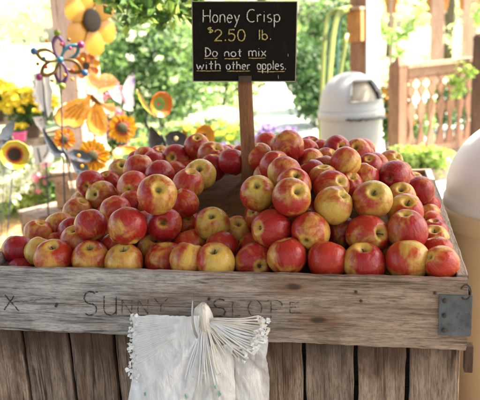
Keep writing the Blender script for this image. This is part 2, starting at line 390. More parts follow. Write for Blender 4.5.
# ---- stroke lettering
def arc(cx, cy, rx, ry, a0, a1, n=12):
    return [(cx + rx * math.cos(math.radians(a0 + (a1 - a0) * k / n)), cy + ry * math.sin(math.radians(a0 + (a1 - a0) * k / n))) for k in range(n + 1)]
X = .6
G = {
 'H': (.62, [[(0, 0), (0, 1)], [(.6, 0), (.6, 1)], [(0, .5), (.6, .52)]]),
 'o': (.46, [arc(.23, X / 2, .23, X / 2, 90, 450, 18)]),
 'n': (.42, [[(0, 0), (0, X)], [(0, .38)] + arc(.21, .38, .2, .22, 180, 0) + [(.42, 0)]]),
 'e': (.44, [[(.02, .32), (.43, .33)] + arc(.22, X / 2, .215, X / 2, 8, 315, 16)]),
 'y': (.42, [[(0, X), (.22, .05)], [(.44, X), (.2, -.05), (.02, -.38)]]),
 'C': (.6, [arc(.36, .5, .36, .5, 55, 305, 18)]),
 'r': (.3, [[(0, 0), (0, X)], [(0, .36)] + arc(.18, .36, .18, .22, 180, 50)]),
 'i': (.06, [[(.03, 0), (.03, X)], [(.03, .80), (.04, .84)]]),
 's': (.36, [arc(.19, X * .75, .16, X * .25, 50, 270, 9) + arc(.18, X * .25, .18, X * .25, 90, -130, 9)]),
 'p': (.44, [[(0, X), (0, -.42)], arc(.2, X / 2, .22, X / 2, 160, -160, 16)]),
 '$': (.5, [arc(.25, .72, .2, .2, 50, 270, 9) + arc(.25, .3, .22, .22, 90, -130, 9), [(.25, -.12), (.25, 1.1)]]),
 '2': (.56, [arc(.26, .72, .25, .28, 170, -20, 12) + [(.0, .02), (.56, .02)]]),
 '5': (.5, [[(.48, 1), (.06, 1), (.03, .58)] + arc(.22, .33, .27, .33, 120, -150, 14)]),
 '0': (.56, [arc(.28, .5, .28, .5, 90, 450, 20)]),
 '.': (.08, [[(.02, .0), (.05, .10), (.07, .0)]]),
 'l': (.06, [[(.03, 0), (.03, 1)]]),
 'b': (.44, [[(0, 1), (0, 0)], arc(.2, .28, .22, .28, 165, -165, 16)]),
 'D': (.55, [[(.05, 0), (.05, 1)], [(-.03, 1)] + arc(.08, .5, .45, .5, 90, -90, 16) + [(-.03, 0)]]),
 't': (.36, [[(.18, .95), (.17, .1), (.26, 0)], [(0, X + .02), (.36, X + .04)]]),
 'm': (.66, [[(0, 0), (0, X)], [(0, .4)] + arc(.16, .4, .16, .2, 180, 0) + [(.32, 0)], [(.32, .4)] + arc(.49, .4, .16, .2, 180, 0) + [(.65, 0)]]),
 'x': (.42, [[(0, X), (.42, 0)], [(.4, X), (0, 0)]]),
 'w': (.62, [[(0, X), (.15, 0), (.31, .45), (.46, 0), (.62, X)]]),
 'h': (.42, [[(0, 1), (0, 0)], [(0, .38)] + arc(.21, .38, .2, .22, 180, 0) + [(.42, 0)]]),
 'a': (.44, [arc(.21, X / 2, .2, X / 2, 40, 330, 16), [(.42, X), (.42, 0)]]),
 'S': (.6, [arc(.32, .74, .27, .26, 40, 270, 10) + arc(.3, .24, .28, .25, 90, -140, 10)]),
 'U': (.6, [[(0, 1), (0, .3)] + arc(.28, .3, .28, .3, 180, 360, 10) + [(.56, 1), (.57, 0)]]),
 'N': (.6, [[(0, 0), (0, 1), (.58, 0), (.6, 1)]]),
 'Y': (.6, [[(0, 1), (.3, .5), (.6, 1)], [(.3, .5), (.28, 0)]]),
 'L': (.5, [[(0, 1), (.02, 0), (.5, .03)]]),
 'O': (.7, [arc(.35, .5, .34, .5, 95, 440, 18)]),
 'P': (.6, [[(.05, 0), (.05, 1)], [(-.1, .97)] + arc(.2, .74, .36, .25, 90, -90, 10) + [(.02, .48)]]),
 'E': (.55, [[(0, 1), (0, 0)], [(-.04, .98), (.55, 1)], [(0, .52), (.42, .54)], [(0, .02), (.55, .0)]]),
}
def strokes(bm, polylines, place, w, seed=0, jit=.0):
    for k, pl in enumerate(polylines):
        pts = []
        for a, b in zip(pl, pl[1:]):
            n = max(1, int(math.hypot(b[0] - a[0], b[1] - a[1]) / .12))
            pts += [(a[0] + (b[0] - a[0]) * i / n, a[1] + (b[1] - a[1]) * i / n) for i in range(n)]
        pts.append(pl[-1])
        P = []
        for i, q in enumerate(pts):
            d = Vector((noise.noise(Vector((q[0] * 2, q[1] * 2, seed + k))), noise.noise(Vector((q[0] * 2, q[1] * 2, seed + k + 40))))) * jit
            P.append(place(q[0] + d.x, q[1] + d.y))
        if len(P) < 2: continue
        rad = [w * (.85 + .3 * noise.noise(Vector((i * .9, seed, k)))) for i in range(len(P))]
        rad[0] *= .7; rad[-1] *= .6
        tube(bm, P, rad, 6, flat=None)
def word(txt, x0, x1, base, cap):
    "glyph polylines of a word stretched between x0 and x1 (y grows downward, photo style)"
    gap = .2; tot = sum(G[c][0] for c in txt) + gap * (len(txt) - 1); sx = (x1 - x0) / tot
    out = []; x = 0
    for c in txt:
        w, pls = G[c]
        for pl in pls: out.append([((x + px) * sx + x0, base - py * (base - cap)) for px, py in pl])
        x += w + gap
    return out

# burnt lettering on the plank
def onplank(u, v):
    p = aty(u * 4, v * 4, -.0006); return p
def plankword(ch, x0, x1, y0, y1, w):
    bm = bmesh.new(); strokes(bm, [[(a / 4, b / 4) for a, b in pl] for pl in word(ch, x0, x1, y1, y0)], onplank, w, ord(ch) + x0, .12); obj('burnt_letter', bm, M['ink' if w > .0014 else 'ink_faint'], bin_)
for ch, x0, x1, y0, y1, w in (('S', 83, 97, 291.5, 315, .0017), ('U', 104, 117, 296, 315, .0015), ('N', 122, 132, 300, 314, .0010), ('N', 138, 148, 299, 314, .0010), ('Y', 154, 168, 298, 313, .0011),
                           ('S', 213, 226, 299, 316, .0019), ('L', 232.5, 240.5, 301, 316, .0011), ('O', 248, 262, 300, 316, .0013), ('P', 270, 283, 300, 319, .0013), ('E', 290, 302, 302, 313, .0011)):
    plankword(ch, x0, x1, y0, y1, w)
bm = bmesh.new(); strokes(bm, [[(5 / 4, 295 / 4), (19 / 4, 311 / 4)], [(14 / 4, 296 / 4), (4 / 4, 310 / 4)]], onplank, .0017, 3, .2)
obj('burnt_cross', bm, M['ink'], bin_); bm = bmesh.new(); strokes(bm, [[(90 / 4, 292 / 4), (98 / 4, 292 / 4)]], onplank, .0018, 5, .1); obj('burnt_dash', bm, M['ink'], bin_)
bm = bmesh.new(); strokes(bm, [[(12 / 4, 302 / 4), (30 / 4, 300.5 / 4), (56 / 4, 297.5 / 4)]], onplank, .0006, 5, .3)
obj('scratch_line', bm, M['ink'], bin_)

# ================================================================== cardboard mound the apples lie on
def smin(a, k=.03):
    m = min(a); return m - k * math.log(sum(math.exp(-(v - m) / k) for v in a))
def zs(x, y):
    z = smin([1.005 + .62 * (y - .06), 1.0 + .42 * (x + .5), 1.005 + 1.1 * (.5 - x), 1.175, 1.16 - .9 * (y - .85)]) + .012
    return z - .06 * math.exp(-((x + .04) / .09) ** 2 - ((y - .33) / .13) ** 2)
PB = aty(248.5, 179, .455)                      # foot of the sign post
def zm(x, y):
    z = zs(x, y) - .085
    d2 = ((x - PB.x) / .12) ** 2 + ((y - PB.y) / .16) ** 2
    cone = min(PB.z, PB.z + .014 - .95 * math.sqrt((x - PB.x) ** 2 + ((y - PB.y) * .80) ** 2))
    return max(z, cone) + .004 * noise.noise(Vector((x * 14, y * 14, 1)))
bm = bmesh.new(); NX, NY = 70, 70; grid = []
for j in range(NY + 1):
    row = []
    for i in range(NX + 1):
        x = -HW + .024 + (HW * 2 - .048) * i / NX; y = .026 + (DEPTH - .055) * j / NY
        row.append(bm.verts.new((x, y, max(.86, zm(x, y)))))
    grid.append(row)
for j in range(NY):
    for i in range(NX):
        f = bm.faces.new((grid[j][i], grid[j][i + 1], grid[j + 1][i + 1], grid[j + 1][i])); f.smooth = True
mound = tag(obj('cardboard_mound', bm, M['card']), 'brown cardboard sloping up to the sign post, bare between the apples', 'cardboard')

# ================================================================== apples
def apple_mesh(seed):
    rnd = random.Random(seed); bm = bmesh.new()
    k1, k2 = rnd.uniform(-.02, .10), rnd.uniform(.92, 1.03); dt, wt = rnd.uniform(.34, .44), rnd.uniform(.22, .28)
    lob = rnd.uniform(.008, .026); tilt = rnd.uniform(-.10, .10); ph = rnd.uniform(0, 6)
    prof = []
    n = 44
    for i in range(n + 1):
        th = PI * i / n
        x = max(1e-4, math.sin(th) * (1 + k1 * math.cos(th))); z = k2 * math.cos(th)
        if th < PI / 2: z -= dt * math.exp(-(x / wt) ** 2) * 1.0
        else: z += .27 * math.exp(-(x / .22) ** 2) + .03
        prof.append((x, z))
    mx = max(p[0] for p in prof); prof = [(a / mx, b / mx) for a, b in prof]
    def fn(p, a):
        r = math.hypot(p.x, p.y); q = p.copy()
        w = math.exp(-((r - .5) / .3) ** 2)
        if p.z < 0: q.z -= lob * 1.3 * w * math.cos(5 * a + ph)
        else: q.z += lob * .6 * w * math.cos(5 * a + ph + .5)
        q.z += tilt * p.x * .6; s = 1 + .020 * math.cos(2 * a + ph) + .005 * math.cos(5 * a + ph)
        q.x *= s; q.y *= s
        return q + Vector((noise.noise(p * 1.3 + Vector((seed, 0, 0))), noise.noise(p * 1.3 + Vector((0, seed, 5))), noise.noise(p * 1.3 + Vector((9, 0, seed))))) * .035
    rings = lathe(bm, prof, 44, None, 0, fn)
    for r in (rings[0], rings[-1]): bmesh.ops.pointmerge(bm, verts=r, merge_co=sum((v.co for v in r), Vector()) / len(r))
    bmesh.ops.recalc_face_normals(bm, faces=bm.faces[:])
    me = bpy.data.meshes.new('apple'); bm.to_mesh(me); bm.free(); me.materials.append(M['apple'])
    for p in me.polygons: p.use_smooth = True
    return me
apple_me = [apple_mesh(s) for s in range(8)]
def stem_mesh(k):
    bm = bmesh.new(); a = k * 1.3; L = .34 + .1 * (k % 3)
    tube(bm, [(.02 * math.cos(a) * t * t * 5, .02 * math.sin(a) * t * t * 5, .52 + L * t) for t in (0, .3, .6, .85, 1)], [.035, .03, .03, .036, .05], 7, flat=(0, 1, 0))
    me = bpy.data.meshes.new('stem'); bm.to_mesh(me); bm.free(); me.materials.append(M['stem']); return me
stem_me = [stem_mesh(k) for k in range(4)]
bm = bmesh.new()
for k in range(5):
    a = k * 2 * PI / 5; d = Vector((math.cos(a), math.sin(a), 0)); s = Vector((-d.y, d.x, 0))
    z0 = -.66
    bm.faces.new([bm.verts.new(p) for p in (d * .03 - s * .035 + Vector((0, 0, z0)), d * .03 + s * .035 + Vector((0, 0, z0)), d * .10 + s * .015 + Vector((0, 0, z0 - .07)), d * .06 + Vector((0, 0, z0 - .14)))])
calyx_me = bpy.data.meshes.new('calyx'); bm.to_mesh(calyx_me); bm.free(); calyx_me.materials.append(M['calyx'])

KIND = {'c': (.92, .95, .1, 'dark crimson'), 'r': (.80, .66, .1, 'deep red'), 'p': (.74, .76, .1, 'pinkish red'), 'o': (.70, .38, .1, 'orange-red'),
        'm': (.60, .50, .3, 'red and yellow'), 'y': (.50, .46, .45, 'mostly yellow'), 'g': (.49, .58, .9, 'yellow-green')}
ORD = 'first second third fourth fifth sixth seventh eighth ninth tenth eleventh twelfth thirteenth fourteenth fifteenth sixteenth seventeenth'.split()
ZONE = {'F': '%s from left, front row', 'L': '%s from front, left rail', 'R': '%s from front, right rail',
        'S': '%s from left, left slope', 'T': '%s from left, crest left of post', 'H': '%s from left, hollow below cardboard',
        'C': '%s from left, crest right of post', 'M': '%s from left, slope right of cardboard'}
ZGRP = {'F': 'apples in the front row', 'L': 'apples along the left rail', 'R': 'apples along the right rail', 'S': 'apples on the left slope', 'T': 'apples on the crest left of the post',
        'H': 'apples in the hollow below the cardboard', 'C': 'apples on the crest right of the post', 'M': 'apples on the slope right of the cardboard'}
APPLES = [
(-0.501,0.114,0.999,0.0370,'c','F',0,None),(-0.498,0.211,1.011,0.0312,'o','L',0,None),(-0.440,0.104,0.998,0.0354,'y','F',1,None),
(-0.382,0.061,0.999,0.0461,'o','F',2,('S', 0, -0.72)),(-0.292,0.068,0.996,0.0446,'m','F',3,('S', 0, -0.75)),(-0.462,0.264,1.014,0.0399,'p','L',1,None),
(-0.391,0.199,1.021,0.0369,'c','S',0,None),(-0.351,0.136,1.013,0.0441,'m','S',1,('S', -0.2, -0.8)),(-0.305,0.115,1.065,0.0359,'p','S',3,None),
(-0.442,0.340,1.035,0.0399,'p','L',2,None),(-0.333,0.248,1.015,0.0364,'c','S',5,None),(-0.304,0.190,0.996,0.0365,'y','S',6,None),
(-0.255,0.135,1.000,0.0376,'o','S',8,('S', 0.1, -0.75)),(-0.202,0.087,1.072,0.0441,'p','S',11,None),(-0.494,0.496,1.020,0.0374,'p','L',3,None),
(-0.395,0.403,1.062,0.0451,'g','S',4,('C', -0.5, -0.25)),(-0.449,0.456,1.086,0.0406,'r','S',2,('C', -0.35, 0.1)),(-0.420,0.522,1.072,0.0388,'r','S',7,None),
(-0.280,0.351,1.103,0.0418,'m','S',13,('C', -0.3, 0.2)),(-0.308,0.483,1.123,0.0418,'p','S',14,None),(-0.403,0.585,1.098,0.0367,'g','S',10,('S', 0.1, -0.6)),
(-0.140,0.134,1.135,0.0469,'m','T',3,('S', 0.1, -0.3)),(-0.225,0.421,1.118,0.0388,'c','T',4,None),(-0.250,0.668,1.119,0.0453,'p','T',7,('S', -0.35, -0.15)),
(-0.311,0.630,1.114,0.0340,'c','T',2,None),(-0.403,0.731,1.098,0.0326,'r','T',0,None),(-0.362,0.693,1.118,0.0319,'r','T',1,None),
(-0.327,0.742,1.115,0.0325,'r','T',5,None),(-0.115,0.311,1.118,0.0388,'o','T',9,None),(-0.101,0.385,1.127,0.0429,'g','T',12,('S', -0.05, -0.5)),
(-0.225,0.563,1.096,0.0327,'o','T',6,None),(-0.182,0.666,1.159,0.0355,'p','T',11,('S', 0.1, -0.75)),(-0.214,0.733,1.115,0.0352,'y','T',10,None),
(-0.110,0.566,1.149,0.0395,'p','T',13,None),(-0.093,0.502,1.123,0.0370,'c','T',14,None),(-0.032,0.479,1.145,0.0376,'c','T',15,None),
(0.048,0.480,1.155,0.0373,'o','C',0,None),(0.090,0.190,1.124,0.0401,'g','M',0,('S', -0.05, -0.5)),(0.130,0.450,1.190,0.0429,'r','C',4,None),
(0.036,0.680,1.160,0.0350,'y','C',1,None),(0.109,0.347,1.157,0.0397,'r','C',2,('S', 0.6, -0.55)),(0.143,0.280,1.153,0.0418,'p','C',3,None),
(0.164,0.582,1.152,0.0345,'o','C',6,None),(0.188,0.479,1.143,0.0341,'o','C',7,None),(0.146,0.531,1.125,0.0310,'o','C',5,None),
(0.204,0.366,1.131,0.0347,'c','C',8,None),(0.225,0.427,1.132,0.0357,'c','C',9,None),(0.173,0.211,1.141,0.0401,'o','M',5,('S', 0.2, -0.7)),
(0.175,0.135,1.129,0.0429,'m','M',4,('S', 0.4, -0.35)),(0.079,0.335,1.064,0.0336,'y','M',2,None),(0.253,0.582,1.160,0.0370,'c','C',11,('C', 0.35, -0.2)),
(0.285,0.382,1.159,0.0371,'y','C',12,None),(0.308,0.616,1.147,0.0345,'r','C',13,('S', -0.1, -0.35)),(0.343,0.521,1.123,0.0330,'r','C',15,None),
(0.408,0.425,1.113,0.0403,'c','R',9,('C', -0.3, 0.05)),(0.404,0.658,1.103,0.0366,'y','R',10,None),(0.332,0.402,1.115,0.0362,'r','C',14,None),
(0.296,0.339,1.109,0.0352,'r','M',12,None),(0.478,0.531,1.050,0.0398,'c','R',8,None),(0.355,0.179,1.113,0.0432,'g','M',14,('S', 0.1, -0.45)),
(0.425,0.370,1.073,0.0354,'y','R',7,('S', 0, -0.65)),(0.432,0.241,1.071,0.0388,'m','R',5,('S', 0.1, -0.55)),(0.503,0.569,0.997,0.0351,'r','R',6,None),
(0.270,0.158,1.107,0.0431,'y','M',10,None),(0.234,0.311,1.131,0.0335,'y','M',8,None),(0.260,0.247,1.128,0.0406,'m','M',9,None),
(0.228,0.526,1.139,0.0334,'c','C',10,None),(0.087,0.224,1.061,0.0377,'y','M',1,('C', -0.5, -0.35)),(0.130,0.117,1.060,0.0454,'p','M',3,('C', -0.66, -0.1)),
(0.181,0.232,1.069,0.0422,'o','M',6,('S', 0.2, -0.65)),(0.220,0.112,1.056,0.0425,'o','M',7,('C', -0.25, 0.5)),(0.031,0.220,1.023,0.0356,'m','H',7,('S', 0.1, -0.55)),
(0.046,0.266,0.983,0.0329,'y','H',8,None),(0.077,0.178,0.994,0.0347,'o','H',9,None),(0.096,0.084,0.992,0.0440,'r','F',8,('C', 0.3, 0.28)),
(0.172,0.065,1.012,0.0441,'p','F',9,None),(0.261,0.067,1.004,0.0437,'o','F',10,None),(0.284,0.185,1.032,0.0384,'c','M',11,None),
(0.344,0.137,1.043,0.0460,'m','M',13,('S', 0.67, -0.1)),(0.339,0.066,1.000,0.0454,'p','F',11,('S', 0, -0.78)),(0.431,0.141,1.055,0.0466,'r','M',16,None),
(0.431,0.070,1.007,0.0470,'y','F',12,None),(0.393,0.168,0.993,0.0366,'g','M',15,None),(0.498,0.058,1.008,0.0347,'o','F',13,None),
(0.501,0.190,0.991,0.0332,'o','R',0,None),(0.502,0.291,0.985,0.0316,'m','R',1,('S', 0, -0.75)),(0.506,0.349,0.985,0.0314,'r','R',2,None),
(0.502,0.434,0.984,0.0315,'o','R',3,None),(0.502,0.508,0.982,0.0314,'y','R',4,None),(-0.136,0.157,1.058,0.0409,'c','H',1,('S', -0.1, -0.12)),
(-0.115,0.272,1.024,0.0385,'o','H',2,None),(-0.022,0.176,1.053,0.0396,'g','H',4,('S', 0, -0.55)),(-0.167,0.167,0.988,0.0417,'o','H',0,('S', 0.1, -0.7)),
(-0.078,0.169,0.999,0.0412,'o','H',3,None),(-0.054,0.061,1.001,0.0385,'m','F',6,None),(-0.119,0.099,0.982,0.0492,'r','F',5,None),
(-0.210,0.067,0.989,0.0453,'y','F',4,('S', 0, -0.8)),(0.010,0.133,1.008,0.0363,'r','H',5,None),(-0.005,0.190,0.976,0.0366,'y','H',6,None),
(0.011,0.061,0.996,0.0427,'y','F',7,('S', -0.1, -0.72)),(-0.110,0.249,1.086,0.0339,'o','T',8,None),(-0.263,0.288,1.067,0.0366,'p','S',12,None),
(-0.282,0.222,1.069,0.0367,'o','S',9,None),(-0.262,0.339,1.028,0.0324,'y','S',15,None),(-0.214,0.240,1.001,0.0333,'y','S',16,None)]

rnd = random.Random(11)
for i, (x, y, z, r, kd, zn, rk, cv) in enumerate(APPLES):
    p = Vector((x, y, z)); tocam = (CAM - p).normalized()
    rt = tocam.cross(Vector((0, 0, 1))).normalized() * -1; up = rt.cross(tocam) * -1
    if up.z < 0: up = -up
    if cv:
        ox, oy = cv[1], -cv[2]
        ax = rt * ox + up * oy + tocam * math.sqrt(max(.02, 1 - ox * ox - oy * oy))
        if cv[0] == 'C': ax = -ax
    else:
        ax = Vector((rnd.uniform(-.7, .7), rnd.uniform(-.2, .8), 1.0))
        if rnd.random() < .3: ax = Vector((rnd.uniform(-1, 1), rnd.uniform(.1, 1), -.7))
    q = ax.to_track_quat('Z', 'Y') @ Quaternion((0, 0, 1), rnd.uniform(0, 2 * PI))
    o = bpy.data.objects.new('apple', apple_me[rnd.randrange(8)]); col.objects.link(o)
    o.location = p; o.rotation_mode = 'QUATERNION'; o.rotation_quaternion = q
    s = max(r, .034) * (1.09 - max(0, r - .036) * 7); o.scale = (s, s, s * rnd.uniform(.98, 1.08))
    cov, dk, gr, cname = KIND[kd]
    o.color = (min(1, max(0, cov + rnd.uniform(-.08, .08))), min(1, max(0, dk + rnd.uniform(-.15, .15))), gr, 1)
    extra = ''
    if cv: extra = ' with its stem hollow showing' if cv[0] == 'S' else ' with its blossom end showing'
    tag(o, '%s apple%s, %s' % (cname, extra if zn in 'FLR' else '', ZONE[zn] % ORD[rk]), 'apple', ZGRP[zn])
    if cv:
        c = bpy.data.objects.new('stem' if cv[0] == 'S' else 'calyx', stem_me[i % 4] if cv[0] == 'S' else calyx_me)
        col.objects.link(c); c.parent = o

# apples glimpsed in the gaps beneath
placed = [(Vector(a[:3]), a[3], i) for i, a in enumerate(APPLES)]; nv = len(placed)
used = set(); cand = [(x, y) for x in [-.48 + .04 * k for k in range(25)] for y in [.075 + .04 * k for k in range(22)]]; rnd.shuffle(cand)
for (x, y) in cand:
    if -.19 < x < .07 and .22 < y < .62: continue
    r = rnd.uniform(.035, .041); p = Vector((x, y, zs(x, y) - .050))
    if any((p - q).length < (r + rq) * (.80 if k < nv else .9) for k, (q, rq, _) in enumerate(placed)): continue
    near = min([a for a in placed[:nv] if a[2] not in used], key=lambda a: (a[0] - p).length)[2]; used.add(near); kd = rnd.choice('crrpmoom'); A_ = APPLES[near]
    o = bpy.data.objects.new('apple', apple_me[rnd.randrange(8)]); col.objects.link(o); o.location = p; o.rotation_mode = 'QUATERNION'
    o.rotation_quaternion = Vector((rnd.uniform(-1, 1), rnd.uniform(-1, 1), .6)).to_track_quat('Z', 'Y'); o.scale = (r, r, r)
    cov, dk, gr, cname = KIND[kd]; o.color = (cov, dk, gr, 1); placed.append((p, r, near))
    tag(o, '%s apple mostly hidden under the one %s' % (cname, ZONE[A_[5]] % ORD[A_[6]]), 'apple', 'apples hidden in the gaps of the heap')
print('fillers', len(placed) - nv)

# ================================================================== chalkboard sign on its post
Xs = _right * math.cos(ROLL) + _up * math.sin(ROLL); Zs = _up * math.cos(ROLL) - _right * math.sin(ROLL); Ns = Zs.cross(Xs)
sign = tag(empty('chalkboard_sign'), 'small black chalkboard price sign for Honey Crisp apples on a round wooden post', 'price sign')
SB = PB - Zs * .10
sign.matrix_world = Matrix(((Xs.x, Ns.x, Zs.x, SB.x), (Xs.y, Ns.y, Zs.y, SB.y), (Xs.z, Ns.z, Zs.z, SB.z), (0, 0, 0, 1)))
def on_sign(px, py, d=0.0):
    "photo pixel -> sign-local point on the plane d metres in front of the post axis"
    v = CF + CR * ((px - 240) / FPX) - CU * ((py - 200) / FPX); n = Ns
    t = ((SB - n * d) - CAM).dot(n) / v.dot(n); w = CAM + v * t - SB
    return Vector((w.dot(Xs), w.dot(Ns), w.dot(Zs)))
a = on_sign(192.3, 2, .027); b = on_sign(295, 81, .027)
bm = bmesh.new(); r_ = .0195
top_z = b.z + .05
ztop = (on_sign(245, 60, 0)).z
tube(bm, [(0, 0, 0), (.0, 0, .15), (on_sign(245, 120, 0).x, 0, .35), (on_sign(245, 60, 0).x, 0, ztop)], [r_, r_, r_ * .98, r_ * .96], 20, flat=(0, 1, 0))
obj('post', bm, M['dowel'], sign)
yb = a.y
bm = bmesh.new(); box(bm, ((a.x + b.x) / 2, yb + .0035, (a.z + b.z) / 2), (b.x - a.x, .006, a.z - b.z), bev=.0012)
brd = obj('board', bm, M['board'], sign)
bm = bmesh.new()
w_, h_ = b.x - a.x, a.z - b.z; e = .0022
for c, s in ((((a.x + b.x) / 2, yb + .0035, b.z - e / 2), (w_ + 2 * e, .0075, e)), ((a.x - e / 2, yb + .0035, (a.z + b.z) / 2), (e, .0075, h_)), ((b.x + e / 2, yb + .0035, (a.z + b.z) / 2), (e, .0075, h_)), (((a.x + b.x) / 2, yb + .0035, a.z + e / 2), (w_ + 2 * e, .0075, e))): box(bm, c, s)
obj('worn_edge', bm, M['board_edge'], brd)
bm = bmesh.new(); cpt = on_sign(245, 79, .030); box(bm, (cpt.x, yb - .002, cpt.z), (.034, .004, .016), bev=.001); obj('clip', bm, M['rust'], sign)
def sp(px, py):     # coordinates of the lettering survey: zoom pixels of the sign (4.174 per photo pixel)
    return on_sign(185 + px / 4.174 * 20, py / 4.174 * 20, .0285)
def chalk(words, w, mat, label, seed):
    for (t, x0, x1, base, cap) in words:
        bm = bmesh.new(); strokes(bm, word(t, x0 / 20, x1 / 20, base / 20, cap / 20), sp, w, seed, .06); tag(obj('chalk_word', bm, mat, brd), 'chalked ' + t)
chalk([('Honey', 76, 226, 94, 40), ('Crisp', 259, 396, 92, 40)], .0018, M['chalk_white'], 'white chalk words Honey Crisp', 1)
chalk([('$', 94, 117, 137, 114), ('2.50', 124, 250, 171, 124), ('lb.', 309, 358, 166, 124)], .0021, M['chalk_yellow'], 'yellow chalk price $2.50 lb.', 2)
chalk([('Do', 84, 134, 236, 200), ('not', 165, 236, 236, 204), ('mix', 266, 338, 236, 196), ('with', 48, 147, 290, 254), ('other', 172, 271, 290, 256), ('apples.', 301, 420, 290, 252)], .0018, M['chalk_white'], 'white chalk words Do not mix with other apples.', 3)
for (x0, x1, yy) in ((80, 136, 244), (164, 228, 245), (264, 335, 243), (48, 149, 296), (174, 272, 297), (303, 416, 299)):
    bm = bmesh.new(); strokes(bm, [[(x0 / 20, yy / 20), ((x0 + x1) / 40, yy / 20 + .04), (x1 / 20, yy / 20 - .03)]], sp, .0015, x0, .05); obj('chalk_underline', bm, M['chalk_yellow'], brd)
for q_, w_ in (((389, 314, 390, 330), .0006), ((430, 224, 430.5, 236), .0005)):
    bm = bmesh.new(); strokes(bm, [[(q_[0] / 20, q_[1] / 20), (q_[2] / 20, q_[3] / 20)]], sp, w_, 4, .02); obj('chalk_smear', bm, M['chalk_white'], brd)

# ================================================================== bunch of plastic bags on a hook
def mat_plastic(name, c, alpha, tr=.10, rough=.15):
    t = NT(name); v = t.coord(); n = t.noise(t.mapping(v, (22, 22, 9)), 1, 4, .55, .8); n2 = t.noise(t.mapping(v, (60, 60, 14)), 1, 4, .6, .8)
    nrm = t.bump(t.math('ADD', n, t.math('MULTIPLY', n2, .9)), .45, .012)
    b = t.bsdf(c, rough, 0, .85, nrm); tl = t.n('ShaderNodeBsdfTranslucent'); tl.inputs[0].default_value = c4(c); t.l(nrm, tl.inputs[1])
    m1 = t.n('ShaderNodeMixShader'); m1.inputs[0].default_value = tr; t.l(b, m1.inputs[1]); t.l(tl.outputs[0], m1.inputs[2])
    tp = t.n('ShaderNodeBsdfTransparent'); m2 = t.n('ShaderNodeMixShader'); t.l(t.math('MULTIPLY', t.smooth(n, .3, .7), alpha), m2.inputs[0])
    t.l(m1.outputs[0], m2.inputs[1]); t.l(tp.outputs[0], m2.inputs[2])
    return t.done(m2.outputs[0])
M['bag'] = mat_plastic('clear_white_plastic_film', (.97, .97, .97), .30); M['bag2'] = mat_plastic('smoky_plastic_film', (.94, .91, .86), .5)
M['strap'] = mat_paint('white_plastic_strap', (.92, .92, .91), .35, .05, .5, 30, trans=.06, bump=.2)
M['strap_warm'] = mat_paint('cream_plastic_strap', (.88, .82, .72), .4, .08, .5, 30, trans=.06, bump=.2)
M['green_ink'] = mat_paint('green_bag_print', (.34, .56, .42), .4, .3)
bags = tag(empty('plastic_bags', aty(202, 318, -.03)), 'bunch of white plastic produce bags hung by their drawstrings from a steel hook', 'plastic bags')
bags.rotation_euler = (0, 0, 0)
BO = Vector(bags.location)
def bp(px, py, y): return aty(px, py, y) - BO
rb = random.Random(5)
# bunched knot
bm = bmesh.new()
for k in range(34):
    a = rb.uniform(-1, 1); top = bp(203 + a * 5.0, 303 + a * a * 4, -.022 - rb.random() * .018); mid = bp(203 + a * 7.5, 314 + rb.uniform(-2, 2), -.030 - .022 * (1 - a * a)); low = bp(205 + a * 9.5, 328 + rb.uniform(-3, 6) - abs(a) * 3, -.036 - .018 * (1 - a * a))
    tube(bm, [top, (top + mid) / 2 + Vector((0, -.004, .004)), mid, low], [.0025, .004, .0045, .003], 7)
obj('gathered_knot', bm, M['strap_warm'], bags)
K0 = lambda dx, dy: bp(204 + dx, 320 + dy, -.050)
def strap(px, py, warm, sag=0.0, y=None, tab=True, w=.0014):
    y = -.030 - rb.random() * .018 if y is None else y
    e = bp(px, py, y); s = K0(max(-8, min(8, (px - 204) * .14)), max(-3, min(6, (py - 322) * .10)))
    side = Vector((-(e - s).z, 0, (e - s).x)).normalized()
    bm = bmesh.new()
    wv, ph_ = rb.uniform(-.0035, .0035), rb.uniform(0, 6)
    for off in (-1, 1):
        pts = []
        for k in range(9):
            t = k / 8; q = s.lerp(e, t) + side * off * .0026 * (.2 + t) + Vector((0, -.006 * math.sin(t * PI), -sag * 4 * t * (1 - t)))
            pts.append(q + Vector((0, .0012 * off, 0)) + side * wv * math.sin(t * 5 + ph_))
        tube(bm, pts, w, 6)
    if tab:
        d = (e - s).normalized(); u = side * rb.uniform(.003, .0055); L = rb.uniform(.005, .010); tw = Vector((0, rb.uniform(-.006, .006), 0))
        c0 = e - d * .002
        poly(bm, [c0 - u, c0 + u + tw, c0 + u * .9 + d * L + tw, c0 - u * .8 + d * L * rb.uniform(.7, 1.1)], .0022, Vector((0, -1, 0)))
    obj('drawstring', bm, M['strap_warm' if warm else 'strap'], bags)
for k in range(12):
    t = k / 11; strap(135 - 6 * math.sin(t * 2.6) + rb.uniform(-2, 3), 317 + 50 * t + rb.uniform(-1.5, 1.5), False, -.0015 + .003 * t, -.064 - rb.random() * .006, False, .0006)
for (px, py) in ((259, 317), (262, 319), (265, 325), (260, 327), (267, 333), (262, 334), (256, 337), (264, 341), (252, 341), (258, 346), (247, 347), (252, 352), (243, 351), (247, 357), (258, 322), (268, 329), (260, 331), (253, 333), (266, 337), (257, 342), (249, 341), (245, 345), (239, 347), (255, 349)): strap(px + rb.uniform(-1, 1), py, rb.random() < .25, rb.uniform(-.002, .003))
for (px, py) in ((238, 358), (232, 364), (236, 372), (226, 378), (231, 388)): strap(px, py, True, 0)
for (px, py) in ((186, 382), (192, 377), (199, 388), (207, 383), (212, 376), (216, 385), (220, 374), (204, 372), (181, 372)): strap(px, py, rb.random() < .2, -.001, -.055 - rb.random() * .012, rb.random() < .5)
